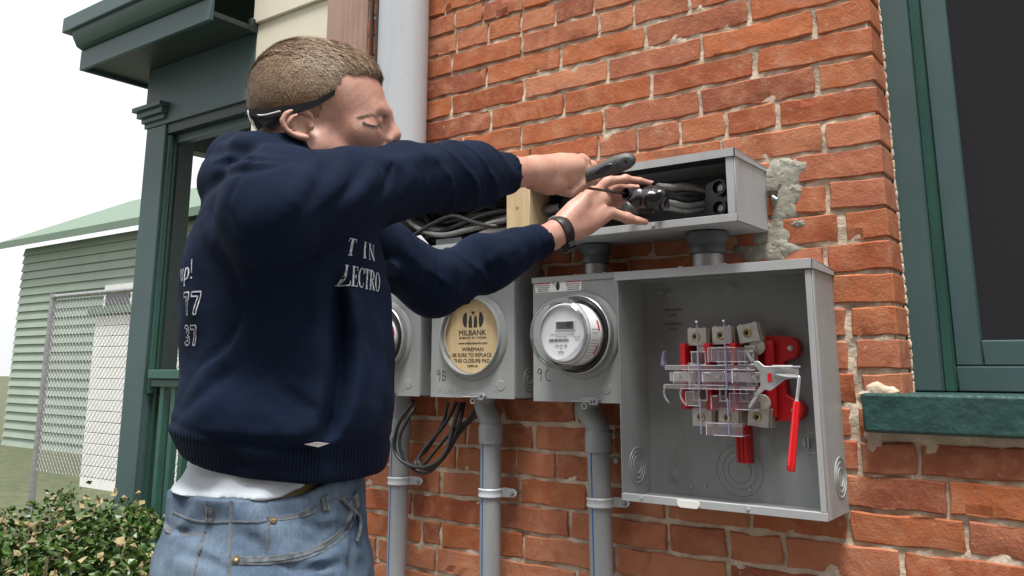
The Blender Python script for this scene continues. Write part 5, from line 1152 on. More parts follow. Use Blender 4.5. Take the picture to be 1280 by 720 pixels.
flow = np.stack([.55+.5*top, -.0*Pn[:, 1], -.75+.45*top], 1)+rr.normal(0, .15, (NS, 3))+np.array([0,1,0])*np.sin(Pn[:, [0]]*90+Pn[:, [2]]*60)*.2
flow -= Nn*(flow*Nn).sum(1)[:, None]; flow /= np.linalg.norm(flow, axis=1)[:, None]
ln = (.0042+.0120*top*(.6+.5*np.clip(fwdness, 0, 1)))*rr.uniform(.6, 1.2, NS)*(.45+.55*np.clip(sdn/.008, 0, 1)); lift = .55-.05*top+.14*rr.randn(NS)
base = Pn-Nn*.0010; sd_ = np.cross(flow, Nn); wv = (.00042+.00022*top)[:, None]
mid = base+flow*(ln*.5)[:, None]+Nn*(ln*lift*.5)[:, None]; tip = base+flow*ln[:, None]+Nn*(ln*lift*.62)[:, None]
VV = np.stack([base-sd_*wv, base+sd_*wv, mid+sd_*wv*.8, mid-sd_*wv*.8, tip], 1).reshape(-1, 3)
FF = (np.arange(NS)[:, None, None]*5+np.array([[0,1,2,3],[3,2,4,4]])[None]).reshape(-1, 4)
me = bpy.data.meshes.new('strands'); fl = []
tri = [tuple(x) if x[3] != x[2] else tuple(x[:3]) for x in FF.tolist()]
me.from_pydata(VV.tolist(), [], tri); ho = link('strands', me, M['hair'], hair, (0,0,0), smooth=False); stuff(ho)
# ---- glasses strap round the back of the head
sp = [pt(418,115.5,.071), pt(405,124,.079), pt(390,131,.084), pt(372,136,.0865), pt(352,140,.082), pt(334,143,.066), pt(321,142,.045), pt(312,140,.018), pt(309,140,-.015), pt(318,142,-.05), pt(345,140,-.078), pt(390,131,-.083), pt(418,115,-.071)]
sb = LMB(); S_ = [np.array(v) for v in spline(sp, 5)]; k = len(S_)
vs = []
for i, p in enumerate(S_):
    n_ = p-np.array([pt(386,130)[0], 0, p[2]]); n_[2] = 0; n_ /= np.linalg.norm(n_); f_ = i/(k-1); hw = .0042+ .0030*math.exp(-((f_-.35)/.16)**2)
    for dz, dn in ((-hw,0),(hw,0),(hw,.0022),(-hw,.0022)): vs.append(p+np.array([0,0,dz])+n_*dn)
sb.add(vs, [(i*4+j, i*4+(j+1)%4, (i+1)*4+(j+1)%4, (i+1)*4+j) for i in range(k-1) for j in range(4)]+[(3,2,1,0),(4*k-4,4*k-3,4*k-2,4*k-1)])
strap = sb.lb('glasses_strap', M['matt_black'], man)
LMB().tube(spline([pt(350,139,.0875), pt(332,143.5,.072), pt(322,143.5,.050), pt(311,138,.018)]), .0011, 6).tube(spline([pt(310,138,.020), pt(313,149,.024), pt(318,158,.030), pt(322,163,.034)]), .0016, 6).lb('cord', M['whitewood'], strap)
LMB().add([pt(311,141,.020), pt(352,142,.080), pt(345,158,.074), pt(330,158,.055), pt(322,163,.036)]+[pt(311,141,.016), pt(352,142,.076), pt(345,158,.070), pt(330,158,.051), pt(322,163,.032)], [(0,1,2,3,4),(9,8,7,6,5)]+[(i,i+5,(i+1)%5+5,(i+1)%5) for i in range(5)]).lb('nape_shade', M['matt_black'], strap, smooth=False)  # dark wedge sheet paints the shaded hair at the nape

# ---- sweatshirt
prof = [(200,320,385,.075),(216,302,420,.110),(236,280,440,.145),(262,256,462,.166),(310,236,478,.156),(360,228,486,.152),(420,226,490,.152),(470,226,491,.156),(505,222,490,.168),(530,212,487,.170),(550,222,486,.160),(562,228,484,.154),(596,226,474,.156),(618,226,468,.156)]
zz = np.array([pt(340,p[0])[2] for p in prof]); ca = np.array([(pt(p[1],p[0])[0]+pt(p[2],p[0])[0])/2 for p in prof]); ra = np.array([(pt(p[2],p[0])[0]-pt(p[1],p[0])[0])/2 for p in prof]); rb = np.array([p[3] for p in prof])
o_ = np.argsort(zz); zz, ca, ra, rb = zz[o_], ca[o_], ra[o_], rb[o_]
def torso(P):
    z = P[:, 2]; c = np.interp(z, zz, ca); A = np.interp(z, zz, ra); Bq = np.interp(z, zz, rb); u = np.abs(P[:, 0]-c)/A; v = np.abs(P[:, 1])/Bq
    q = (u**2.3+v**2.3)**(1/2.3); d = (q-1)*np.minimum(A, Bq)*.92; return np.maximum(d, np.maximum(zz[0]-z, z-zz[-1]-.02))
hd_ = SDF(); hd_.u(torso).u(cap(pt(352,240,.125), pt(375,236,-.135), .048, .050), .05)
hd_.u(chain([SR+np.array([0,.01,-.005]), (SR*.5+ER*.5), ER], [.067,.058,.0535], .02), .028)
CR = WR+(ER-WR)*.255; CL = WL+(EL-WL)*.15
hd_.u(chain([ER, ER*.66+WR*.34, ER*.50+WR*.50, ER*.43+WR*.57], [.0535,.0495,.0465,.0430], .02), .02).u(chain([ER*.42+WR*.58, CR], [.0385,.0355]), .010)
hd_.u(chain([SL, SL*.5+EL*.5, EL], [.062,.050,.0515], .02), .02).u(chain([EL, EL*.6+WL*.4, EL*.34+WL*.66], [.0515,.049,.044], .02), .02).u(chain([EL*.32+WL*.68, CL], [.0375,.034]), .008)
# hood lying round the neck
hd_.u(chain([pt(432,214,.075), pt(396,210,.088), pt(352,204,.090), pt(320,193,.072), pt(294,196,.0), pt(302,192,-.07), pt(345,192,-.10), pt(400,200,-.09)], [.012,.018,.022,.028,.033,.028,.020,.016], .02), .004)
hd_.u(chain([pt(330,222,.11), pt(305,222,.080), pt(288,226,.02), pt(283,218,-.05), pt(310,214,-.11)], [.022,.029,.034,.030,.02], .02), .004)
hd_.u(ell(pt(282,236,.0), (.026,.080,.035)), .02)
base_h = SDF(); base_h.ops = list(hd_.ops)
def fold(pts, r, k=.012, dig=False, depth=.0):
    pts = spline2(pts, 2); q = trace_many(base_h, pts); n = len(q); gr_ = grad(base_h, np.array(q)); q = [a-g_*(r*.62 if not dig else -r*.35)+0*g_ for a, g_ in zip(q, gr_)]
    rs = [max(.0015, r*math.sin(math.pi*(i+.6)/(n+.2))) for i in range(n)]
    if dig: hd_.sub(chain(q, rs), k)
    else: hd_.u(chain(q, rs), k)
# raised folds
for pts, r in [([(333,382),(312,405),(290,432),(266,462),(246,488),(226,512)], .017), ([(300,470),(275,495),(248,520),(222,532)], .012), ([(395,200),(384,222),(366,250),(346,276)], .013), ([(432,196),(424,218),(406,246),(384,268)], .011),
      ([(470,190),(468,210),(454,240),(438,262)], .012), ([(505,186),(512,205),(508,232),(494,262)], .013), ([(545,184),(556,205),(556,235),(544,262)], .011), ([(580,186),(592,205),(592,232),(580,256)], .009),
      ([(480,205),(520,198),(560,196)], .010), ([(300,330),(318,352),(345,372),(372,384)], .012), ([(250,262),(262,290),(276,318)], .010), ([(340,520),(366,538),(400,552),(430,556)], .012),
      ([(232,330),(240,370),(246,410)], .012), ([(222,545),(240,548),(262,552)], .010), ([(446,380),(452,440),(452,500)], .010), ([(472,400),(478,460),(474,520)], .009),
      ([(500,300),(512,320),(512,350)], .010), ([(530,308),(540,325),(538,352)], .010), ([(560,316),(566,335),(562,365)], .009), ([(590,314),(598,335),(590,362)], .009), ([(620,308),(630,325),(626,350)], .008), ([(482,330),(505,350),(530,372)], .011), ([(640,300),(652,318),(648,334)], .007),
      ([(590,345),(615,325),(640,312)], .008), ([(270,186),(295,180),(325,184),(350,190)], .010), ([(268,205),(285,204),(310,206),(335,208)], .010), ([(290,560),(330,572),(380,578)], .006)]: fold(pts, r)
# grooves: armhole seam, pocket edge, creases
for pts, r in [([(331,197),(308,214),(291,238),(284,260),(296,286),(318,312),(344,332)], .0042), ([(420,330),(424,362),(427,400),(428,450),(424,500),(412,540),(402,552)], .0230), ([(262,228),(285,219),(310,213),(340,207),(364,198)], .0065), ([(432,350),(436,400),(436,450),(432,500),(424,530)], .008), ([(606,187),(612,205),(612,228),(604,250)], .0045), ([(455,205),(440,232),(420,252)], .006), ([(490,200),(486,225),(474,252)], .006),
      ([(528,195),(534,215),(528,245)], .005), ([(345,340),(372,338),(410,320),(440,302)], .009), ([(350,480),(372,500),(400,516)], .010), ([(300,400),(280,430),(250,455)], .007), ([(575,330),(578,350),(570,372)], .005), ([(545,320),(550,345),(545,365)], .005), ([(606,325),(610,345),(600,362)], .005),
      ([(666,285),(674,300),(680,316)], .003), ([(266,206),(290,203),(320,200),(352,200)], .0075), ([(350,286),(330,300),(316,296)], .006)]: fold(pts, r, .006, True)
zb = pt(340, 560)[2]
def ripple(P):
    x, y, z = P[:, 0], P[:, 1], P[:, 2]
    w1 = np.sin(x*33+z*24+1.8*np.sin(y*21+z*13)); w2 = np.sin(z*52-x*26+1.5*np.sin(x*31+y*27)+.7); w3 = np.sin(y*47+z*31+1.4*np.sin(x*43))
    rg = 1-np.abs(np.sin(x*24+z*34+y*12+2.2*np.sin(z*11+x*9)+1.3*np.sin(y*17))); arm = np.clip((x-.13)/.08, .12, 1); mk = arm*np.clip(.5+.9*np.sin(x*9+z*7+y*8+1.0), 0, 1)
    rg2 = 1-np.abs(np.sin(x*31-z*29+y*14+2.0*np.sin(z*13-x*7))); mk2 = arm*np.clip(.4+.9*np.sin(x*7-z*9+y*6+2.5), 0, 1)
    return -(.0019*w1+.0013*w2*w3+.0008*w3+.0042*rg**3*mk+.0036*rg2**3*mk2)
hd_.disp(ripple)
ga_, gz0, gz1 = pt(423,440,.14)[0], pt(412,552,.14)[2], pt(424,338,.14)[2]
def placket(P):     # deep vertical fold where the loose side meets the front pocket
    t = np.clip((P[:, 2]-gz0)/(gz1-gz0), 0, 1); w = .006+.004*np.sin(t*3.14); m_ = np.clip((P[:, 2]-gz0)/.02, 0, 1)*np.clip((gz1-P[:, 2])/.03, 0, 1)*(P[:, 1] < 0)
    u = P[:, 0]-(ga_+.006*np.sin(t*4+.4)-.012*(1-t)**3); return m_*(.020*np.exp(-(u/w)**2)-.006*np.exp(-((u+.022)/.012)**2)-.003*np.exp(-((u-.02)/.012)**2))
hd_.disp(placket)
# ribbed waistband slants: lower behind, and opening at the neck
hd_.sub(cap(pt(398,150), pt(362,236), .052, .050), .006)
hd_.sub(cap(WR+(ER-WR)*.235, WR+(WR-ER)*.4, .0315), .003).sub(cap(WL+(EL-WL)*.10, WL+(WL-EL)*.4, .0285), .003)
hq = [(226,567,.02),(240,580,.09),(262,590,.125),(300,598,.145),(340,602,.15),(380,606,.15),(440,602,.12),(490,588,.03)]
hx_ = [pt(*q)[0] for q in hq]; hz_ = [pt(*q)[2] for q in hq]
def hem(P): return np.interp(P[:, 0], hx_, hz_)-P[:, 2]
hd_.disp(lambda P: .0030*np.exp(-((P[:, 2]-np.interp(P[:, 0], hx_, hz_)-.041)/.0045)**2)*(P[:, 0] < .17))
hd_.inter(hem, .008)
V, F = nets(hd_, (-.30,-.30,pt(340,640)[2]-.02), (.62,.60,pt(388,150)[2]+.03), .0040, 2.0)
shirt = np_mesh('hoodie', V, F, M['navy'], man)
rib_m = M['navy'].copy(); rib_m.name = 'navy rib'; shirt.data.materials.append(rib_m)
_n = rib_m.node_tree.nodes; _l = rib_m.node_tree.links; _w = _n.new('ShaderNodeTexWave'); _w.bands_direction = 'X'; _w.inputs['Scale'].default_value = 75; _w.inputs['Distortion'].default_value = .4
_tc = _n.new('ShaderNodeTexCoord'); _l.new(_tc.outputs['Object'], _w.inputs['Vector']); _b = _n.new('ShaderNodeBump'); _b.inputs['Strength'].default_value = .8; _b.inputs['Distance'].default_value = .003
_l.new(_w.outputs['Color'], _b.inputs['Height']); _l.new(_b.outputs[0], _n['Principled BSDF'].inputs['Normal'])
fc_ = V[F].mean(1); low_ = fc_[:, 2]-np.interp(fc_[:, 0], hx_, hz_); mi = ((low_ < .040) & (fc_[:, 0] < .17)).astype(np.int32); shirt.data.polygons.foreach_set('material_index', mi)
hb = BVHTree.FromPolygons([tuple(v) for v in V.tolist()], [tuple(f) for f in F.tolist()])
cam_l = Vector(to_loc(Vector((0, -D, 0))))
def decal(txt, px, py, hgt, ux, uz, sx=1.0, outline=True, weight=.0):
    """print lettering: flat glyphs pushed onto the cloth along the local surface normal"""
    o = Vector(trace(hd_, px, py)); n = Vector(grad(hd_, np.array([o]))[0].tolist()); ux = Vector(ux); ux = (ux-n*ux.dot(n)).normalized(); uz = Vector(uz); uz = (uz-n*uz.dot(n)-ux*uz.dot(ux)).normalized()
    mb = LMB()
    for segs in txt:
        for s in segs:
            pts = s; pts2 = []
            for a, b in zip(pts[:-1], pts[1:]):
                for k in range(4): pts2.append((a[0]+(b[0]-a[0])*k/4, a[1]+(b[1]-a[1])*k/4, a[2]+(b[2]-a[2])*k/4))
            pts2.append(pts[-1]); L_, R_ = [], []
            for i, p in enumerate(pts2):
                t = Vector((pts2[min(i+1,len(pts2)-1)][0]-pts2[max(i-1,0)][0], pts2[min(i+1,len(pts2)-1)][1]-pts2[max(i-1,0)][1])); t = t.normalized() if t.length > 0 else Vector((1,0)); q = Vector((-t.y, t.x))*p[2]/2
                for lst, sg in ((L_, 1), (R_, -1)):
                    v = o+ux*((p[0]+q.x*sg)*hgt*sx)+uz*((p[1]+q.y*sg)*hgt); h_ = hb.ray_cast(v+n*.05, -n, .12)
                    lst.append((h_[0]+h_[1]*(1 if h_[1].dot(n) > 0 else -1)*.0009) if h_[0] is not None else None)
            for i in range(len(pts2)-1):
                q4 = (L_[i], L_[i+1], R_[i+1], R_[i])
                if all(x is not None for x in q4): mb.add(q4, [(0,3,2,1)])
    return mb.lb('print', M['hood_print'], shirt, smooth=False)
# serif strokes: (x, y, width) in units of letter height
def G(ch, x):
    t, f = .17, .05
    S = {'T': [[(.3,0,t),(.3,1,t)],[(0,.97,f),(.6,.97,f)],[(.02,.97,f),(.02,.78,f)],[(.58,.97,f),(.58,.78,f)],[(.15,.02,f),(.45,.02,f)]],
     'I': [[(.15,0,t),(.15,1,t)],[(0,.97,f),(.3,.97,f)],[(0,.03,f),(.3,.03,f)]],
     'N': [[(.08,0,f),(.08,1,f)],[(.08,1,t),(.62,0,t)],[(.64,0,f),(.64,1,f)],[(0,.03,f),(.2,.03,f)],[(-.02,.97,f),(.16,.97,f)],[(.52,.97,f),(.76,.97,f)]],
     'L': [[(.15,0,t),(.15,1,t)],[(0,.97,f),(.3,.97,f)],[(0,.03,f),(.55,.03,f)],[(.55,.03,f),(.57,.25,f)]],
     'E': [[(.15,0,t),(.15,1,t)],[(0,.97,f),(.55,.97,f)],[(0,.03,f),(.57,.03,f)],[(.15,.5,f),(.42,.5,f)],[(.55,.97,f),(.55,.78,f)],[(.57,.03,f),(.58,.22,f)],[(.42,.38,f),(.42,.62,f)]],
     'C': [[(.6,.72,f),(.56,.9,f),(.38,.98,f),(.2,.9,.1),(.1,.68,t),(.08,.5,t),(.1,.3,t),(.2,.1,.1),(.38,.02,f),(.54,.08,f),(.62,.26,f)],[(.6,.98,f),(.6,.7,f)]],
     'R': [[(.15,0,t),(.15,1,t)],[(0,.97,f),(.36,.97,f),(.5,.88,.1),(.55,.74,t),(.5,.6,.1),(.34,.51,f),(.16,.51,f)],[(.34,.5,.1),(.62,.03,t)],[(0,.03,f),(.3,.03,f)],[(.56,.03,f),(.76,.03,f)]],
     'O': [[(.38,.98,f),(.2,.9,.1),(.1,.68,t),(.08,.5,t),(.1,.32,t),(.2,.1,.1),(.38,.02,f),(.56,.1,.1),(.66,.32,t),(.68,.5,t),(.66,.68,t),(.56,.9,.1),(.38,.98,f)]],
     'u': [[(.12,.62,.12),(.12,.15,.12),(.25,.02,.08),(.4,.1,.07),(.45,.2,.07)],[(.45,.64,.12),(.45,0,.12)],[(0,.63,.05),(.14,.63,.05)]],
     'p': [[(.12,.64,.12),(.12,-.3,.12)],[(.12,.5,.06),(.28,.64,.08),(.46,.5,.12),(.5,.32,.12),(.44,.1,.12),(.28,0,.08),(.12,.1,.06)],[(0,-.3,.05),(.26,-.3,.05)]],
     '!': [[(.1,1,.15),(.1,.3,.05)],[(.1,.1,.13),(.1,0,.13)]],
     '7': [[(0,1,.07),(.6,1,.07)],[(0,1,.07),(0,.80,.07),(.42,.80,.07),(.16,0,.07),(.36,0,.07),(.6,.8,.07),(.6,1,.07)]],
     '3': [[(.02,.84,.07),(.14,.98,.07),(.4,1,.07),(.54,.84,.07),(.52,.62,.07),(.36,.5,.07),(.55,.4,.07),(.58,.16,.07),(.42,0,.07),(.14,.0,.07),(0,.16,.07)],[(.18,.80,.07),(.32,.84,.07),(.36,.74,.07),(.2,.6,.07)],[(.18,.4,.07),(.36,.38,.07),(.38,.22,.07),(.18,.18,.07)]]}[ch]
    return [[(a+x, b-.5, w) for a, b, w in s] for s in S]
F_ = (-.35, -1, 0)   # the lettering runs round his chest from the right side to the front
decal([G('T',-1.25), G('I',.05), G('N',.62)], 453, 312, .0215, (1, .35, -.04), (0,0,1), 1.0)
decal([G('L',-2.0), G('E',-1.35), G('C',-.7), G('T',.02), G('R',.68), G('O',1.45)], 455, 348, .0255, (1, .35, -.05), (0,0,1), .62)
decal([G('u',-.75), G('p',-.1), G('!',.55)], 232, 338, .024, (1, -.5, .03), (0,0,1), .75)
decal([G('7',-.75), G('7',.05)], 238, 379, .027, (1, -.5, .03), (0,0,1), .75)
decal([G('3',-.72), G('7',.02)], 239, 419, .024, (1, -.5, .03), (0,0,1), .85)

# ---- belt, T-shirt and jeans
def ring_sdf(rows_, n=2.2):
    zz_ = np.array([pt(340,p[0])[2] for p in rows_]); c_ = np.array([(pt(p[1],p[0])[0]+pt(p[2],p[0])[0])/2 for p in rows_]); a_ = np.array([(pt(p[2],p[0])[0]-pt(p[1],p[0])[0])/2 for p in rows_]); b_ = np.array([p[3] for p in rows_]); k_ = np.argsort(zz_); zz_, c_, a_, b_ = zz_[k_], c_[k_], a_[k_], b_[k_]
    def f(P):
        z = P[:, 2]; A = np.interp(z, zz_, a_); Bq = np.interp(z, zz_, b_); u = np.abs(P[:, 0]-np.interp(z, zz_, c_))/A; v = np.abs(P[:, 1])/Bq
        return np.maximum(((u**n+v**n)**(1/n)-1)*np.minimum(A, Bq)*.92, np.maximum(zz_[0]-z, z-zz_[-1]))
    return f
tee = SDF(); tee.u(ring_sdf([(545,246,470,.132),(575,238,460,.138),(592,226,455,.144),(606,210,452,.152),(632,206,452,.158)]))
tz0 = pt(340,624)[2]; 
ax_, bx_ = pt(345,620)[0], pt(376,600)[0]; zt1 = pt(376,596)[2]
zlow = pt(230,616)[2]
tq = [(208,610,.0),(222,619,.10),(250,626,.14),(300,628,.155),(352,623,.155),(380,612,.15),(392,592,.145)]
tx_ = [pt(*q)[0] for q in tq]; tz_ = [pt(*q)[2] for q in tq]
def teehem(P): return np.interp(P[:, 0], tx_, tz_)+.0018*np.sin(P[:, 0]*70+1)-P[:, 2]
tee.disp(lambda P: -.0024*np.sin(P[:,0]*75+P[:,2]*42+P[:,1]*30)-.0016*np.sin(P[:,0]*130-P[:,2]*60)).inter(teehem, .003)
sdf_mesh('t_shirt', tee, (-.25,-.2,pt(340,650)[2]), (.2,.2,pt(340,540)[2]), .004, M['tee'], man)
blt = SDF(); blt.u(ring_sdf([(585,246,446,.128),(600,240,446,.134),(612,226,448,.144),(636,224,450,.147)])); sdf_mesh('belt', blt, (-.25,-.2,pt(340,650)[2]), (.2,.2,pt(340,580)[2]), .004, M['beltweb'], man)
jn = SDF(); zwa, zwb, xwa, xwb = pt(216,628)[2], pt(450,603,.05)[2], pt(216,625)[0], pt(450,603)[0]; zw = zwb+.035
jn.u(ring_sdf([(575,218,457,.150),(590,216,456,.152),(622,214,455,.154),(640,211,457,.158),(665,200,462,.166),(700,190,466,.174),(730,187,468,.178),(790,196,462,.176),(840,214,450,.168)], 2.15), .01)
hipz = pt(340,760)[2]
for s in (1, -1):
    hx = pt(330,760)[0]; jn.u(chain([(hx, .092*s, hipz), (hx+.02, .10*s, .50), (hx-.02, .11*s, .09)], [.100,.078,.070], .03), .05)
jn.disp(lambda P: -(.0018*np.sin(P[:,0]*48+P[:,2]*37+1.6*np.sin(P[:,1]*33+P[:,2]*22))+.0012*np.sin(P[:,2]*85+P[:,0]*31+2*np.sin(P[:,0]*40))+.0010*np.sin(P[:,0]*120-P[:,2]*70+P[:,1]*55)))
def jfold(pts, r, dig=False, k=.010):
    q = [trace(jbase, *p) for p in pts]; n = len(q); g_ = grad(jbase, np.array(q)); q = [a-b*(r*.6 if not dig else -r*.3) for a, b in zip(q, g_)]; rs = [max(.0012, r*math.sin(math.pi*(i+.6)/(n+.2))) for i in range(n)]
    (jn.sub if dig else jn.u)(chain(q, rs), k)
jbase = SDF(); jbase.ops = list(jn.ops)
for pts, r in [([(300,650),(340,664),(390,660),(430,640)], .008), ([(240,640),(232,655),(216,668)], .007), ([(400,700),(430,690),(455,690)], .009), ([(360,716),(400,712),(430,716)], .008), ([(250,690),(262,700),(280,706)], .007), ([(300,640),(320,644),(330,640)], .006)]: jfold(pts, r)
jfold([(449,632),(446,660),(440,690),(438,718)], .006, True); jfold([(207,652),(214,662),(236,667),(256,668)], .004, True, .004)
jq = [(214,612,.02),(240,620,.11),(300,624,.15),(345,626,.15),(376,621,.148),(412,602,.13),(452,592,.04)]; jx_ = [pt(*q)[0] for q in jq]; jz_ = [pt(*q)[2] for q in jq]
for pts, r in [([(455,640),(430,665),(405,690)], .006), ([(222,690),(258,700),(284,714)], .006), ([(345,708),(380,714),(420,707)], .006), ([(300,668),(318,676),(330,690)], .005), ([(380,655),(405,662),(425,655)], .005)]: jfold(pts, r, True, .006)
jn.inter(lambda P: P[:, 2]-np.interp(P[:, 0], jx_, jz_), .002)
jeans = sdf_mesh('jeans', jn, (-.30,-.24,.05), (.24,.24,zw+.02), .0046, M['denim'], man)
def seam(pts, w, name='seam', m_='denim_seam', lift=.0007, n=5):
    P_ = [Vector(p.tolist()) for p in trace_many(jn, spline2(pts, n+2))]; g_ = grad(jn, np.array([list(p) for p in P_])); mb = LMB(); vs = []
    for i, p in enumerate(P_):
        t = (P_[min(i+1,len(P_)-1)]-P_[max(i-1,0)]).normalized(); nn = Vector(g_[i].tolist()); s = t.cross(nn).normalized()
        for sw, dn in ((-w,-.001),(-w*.8,lift),(-w*.25,lift*1.25),(0,lift*.75),(w*.25,lift*1.25),(w*.8,lift),(w,-.001)): vs.append(Vector(p)+s*sw+nn*dn)
    m7 = 7; mb.add(vs, [(i*m7+j, i*m7+j+1, (i+1)*m7+j+1, (i+1)*m7+j) for i in range(len(P_)-1) for j in range(m7-1)]); return mb.lb(name, M[m_], jeans)
seam([(289,626),(288,650),(287,680),(286,722)], .0022)
seam([(438,626),(439,640),(432,656),(420,670),(400,684),(370,694),(330,699),(290,699)], .0036, 'pocket_edge'); seam([(444,628),(444,642),(437,660),(424,675),(402,690),(372,700),(330,705),(290,704)], .0014)
seam([(333,690),(334,670),(337,649)], .0018, 'coin_pocket_edge'); seam([(333,649),(352,648),(374,644),(395,638)], .0034, 'coin_pocket_edge')
seam([(206,655),(211,663),(225,667),(240,668),(256,667)], .0036, 'back_pocket_edge'); seam([(256,664),(252,680),(246,700),(241,722)], .0018, 'back_pocket_edge')
seam([(216,640),(240,650),(264,653),(289,652)], .0014, 'waistband_seam'); seam([(289,652),(330,652),(370,643),(400,630),(436,620)], .0012, 'waistband_seam')
for a in ((263,631,262,652),(404,620,407,638),(442,616,446,634)): seam([(a[0],a[1]+1),((a[0]+a[2])/2,(a[1]+a[3])/2),(a[2],a[3])], .0055, 'belt_loop', lift=.003)
for px_, py_ in ((295,700),(341,651.5)):
    o = trace(jn, px_, py_); n = grad(jn, np.array([o]))[0]; LMB().lathe([(.0001,.0030),(.0016,.0031),(.0022,.0018),(.0032,.0030),(.0040,.0022),(.0043,.0005)], tuple(o), tuple(n), 18).lb('rivet', M['rivet'], jeans)
o = trace(jn, 430, 624); LMB().tube(spline([trace(jn,427,622)+np.array([0,-.004,0]), trace(jn,438,634)+np.array([0,-.005,0]), trace(jn,447,645)+np.array([.002,-.004,0]), trace(jn,448,660)+np.array([.002,-.004,0]), trace(jn,446,676)+np.array([0,-.004,0])]), [.0022,.0022,.0024,.0026,.0026]*6+[.0022]*3 if False else .0022, 8).lb('frayed_edge', M['denim_seam'], jeans)
# paper in the sweatshirt pocket
q = [trace(hd_, 381, 555)+np.array([-.001,-.004,0]), trace(hd_, 396, 552)+np.array([0,-.008,0]), trace(hd_, 411, 554)+np.array([0,-.004,0]), trace(hd_, 398, 558.5)+np.array([0,-.006,0])]
pw = LMB(); pw.add([tuple(v) for v in q]+[tuple(v+np.array([0,.002,0])) for v in q], [(0,1,2,3),(7,6,5,4)]+[(i,i+4,(i+1)%4+4,(i+1)%4) for i in range(4)]); 
pwo = pw.lb('pocket_tag', M['white'], shirt, smooth=False)
# boots
for s in (1, -1):
    hx = pt(330,760)[0]-.02; b_ = SDF(); b_.u(ell((hx+.075, .11*s, .035), (.15,.048,.042))).u(cap((hx-.01,.11*s,.05),(hx-.01,.11*s,.14),.05,.052), .03).inter(lambda P: -P[:, 2]+.004, .004)
    sdf_mesh('boot', b_, (hx-.12,.03 if s > 0 else -.19,-.01), (hx+.26,.19 if s > 0 else -.03,.22), .008, M['shoe'], man)
# ---- watch on the left wrist
wc = WL*.97+EL*.03; wdv = (np.array(WL)-EL); wdv /= np.linalg.norm(wdv); a1 = np.cross(wdv, [0,0,1.]); a1 /= np.linalg.norm(a1); a2 = np.cross(wdv, a1)
c0 = np.array(wd(700,290,1.632)); wt = thing('wrist_watch', 'chunky black wrist watch strapped round his left wrist', 'watch', tuple(to_rel(c0)))
mb = MB(); mb.lathe([(.0275,-.0105),(.0300,-.0105),(.0312,-.004),(.0312,.004),(.0300,.0105),(.0275,.0105)], to_rel(c0), (to_rel(c0+wdv)-to_rel(c0)), 48, True)
mb.build('watch_band', M['black_rubber'], wt, ang=30)
ct = wd(718,302,1.64)-c0; ct = ct-wdv*(ct@wdv); ct /= np.linalg.norm(ct); fc = to_rel(c0+ct*.030); nn = to_rel(c0+ct*.04)-to_rel(c0)
MB().lathe([(.0001,.010),(.014,.010),(.0165,.0085),(.0185,.006),(.0190,-.003),(.0001,-.003)], fc, nn, 8).lathe([(.015,.0102),(.0165,.012),(.0175,.0100)], fc, nn, 32).build('watch_case', M['black_plastic'], wt, ang=30)
MB().lathe([(.0001,.0112),(.0125,.0110)], fc, nn, 24).build('watch_dial', M['lcd'], wt)
b1 = to_rel(c0-ct*.031); 
MB().lathe([(.0001,.002),(.009,.002),(.0105,0),(.0105,-.003)], b1, (to_rel(c0-ct)-to_rel(c0)), 4).build('buckle', M['dullzinc'], wt)
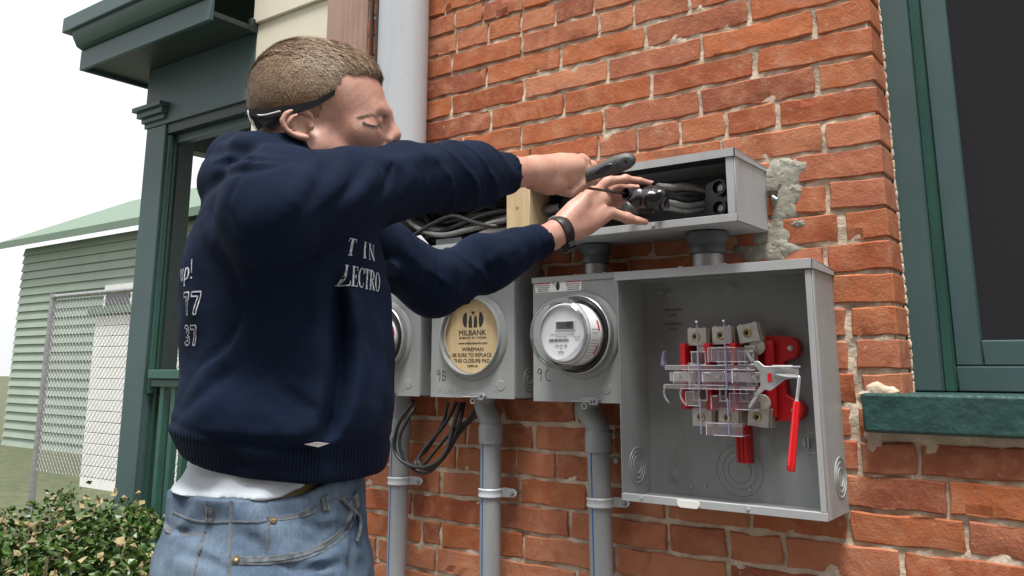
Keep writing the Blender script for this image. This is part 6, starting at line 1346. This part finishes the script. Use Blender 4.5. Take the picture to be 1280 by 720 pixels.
# ---- tool in the right hand
tb = W(712, 228, 1.552); te = W(786, 200, 1.530)
tl_ = thing('hex_driver', 'grey handled hex driver gripped in his right hand, its shaft in the connector port', 'hand tool', tuple(tb))
axd = (te-tb).normalized(); L_ = (te-tb).length; sdv = axd.cross(_fw).normalized(); dv = sdv.cross(axd)
mb = MB(); n = 24; st = [(-.03,.0085,.008),(0,.0100,.009),(.03,.0110,.0095),(.055,.0125,.0105),(.075,.0150,.0115),(.095,.0165,.012),(L_-.002,.0150,.0115),(L_+.008,.0105,.009),(L_+.0125,.004,.004)]
vs = [tb+axd*t+sdv*(a*math.cos(2*math.pi*j/n))+dv*(b*math.sin(2*math.pi*j/n)) for t, a, b in st for j in range(n)]
mb.add(vs, [(i*n+j, i*n+(j+1)%n, (i+1)*n+(j+1)%n, (i+1)*n+j) for i in range(len(st)-1) for j in range(n)]+[tuple(range(n-1,-1,-1)), tuple((len(st)-1)*n+j for j in range(n))]); mb.build('handle', M['toolgrey'], tl_, ang=50)
def onh(px, py): return W(px, py, 1.5705)
def patch(name, c, rx, ry, tilt, m_, th=.0016, off=.0):
    c = Vector(c); ca_, sa_ = math.cos(tilt), math.sin(tilt); ux = axd*ca_+sdv*sa_; uy = sdv*ca_-axd*sa_
    MB().lathe([(.0001,th+.0002),(.7,th),(.95,th*.5),(1.0,-.002)], (0,0,0),(0,0,1),28) if False else None
    k = 28; vs = []; nn = -dv if dv.dot(_fw) > 0 else dv
    for r_, h_ in ((0.001,th),(.6,th*.95),(.9,th*.6),(1,-.002)): vs += [c+ux*(rx*r_*math.cos(2*math.pi*j/k))+uy*(ry*r_*math.sin(2*math.pi*j/k))+nn*h_ for j in range(k)]
    m = MB(); m.add(vs, [(i*k+j, i*k+(j+1)%k, (i+1)*k+(j+1)%k, (i+1)*k+j) for i in range(3) for j in range(k)]); return m.build(name, m_, tl_, ang=70)
nrm = -dv if dv.dot(_fw) > 0 else dv
patch('grip_inlay', tb+axd*(L_*.60)+sdv*.001+nrm*.0105, .019, .0062, .12, M['toolblue'])
patch('end_inlay', tb+axd*(L_*.935)+nrm*.0112, .0165, .0100, 0, M['dark_grey_plastic'])
patch('hang_hole', tb+axd*(L_*.955)+nrm*.0125, .0040, .0040, 0, M['ink'], .0006)
sh0 = W(722, 233, 1.59); sh1 = Vector(AT(790, 243.5, -.262)); 
MB().tube([sh0, sh0.lerp(sh1,.5), sh1],[.0031,.0031,.0031],6).build('hex_shaft', M['toolsteel'], tl_, ang=30)
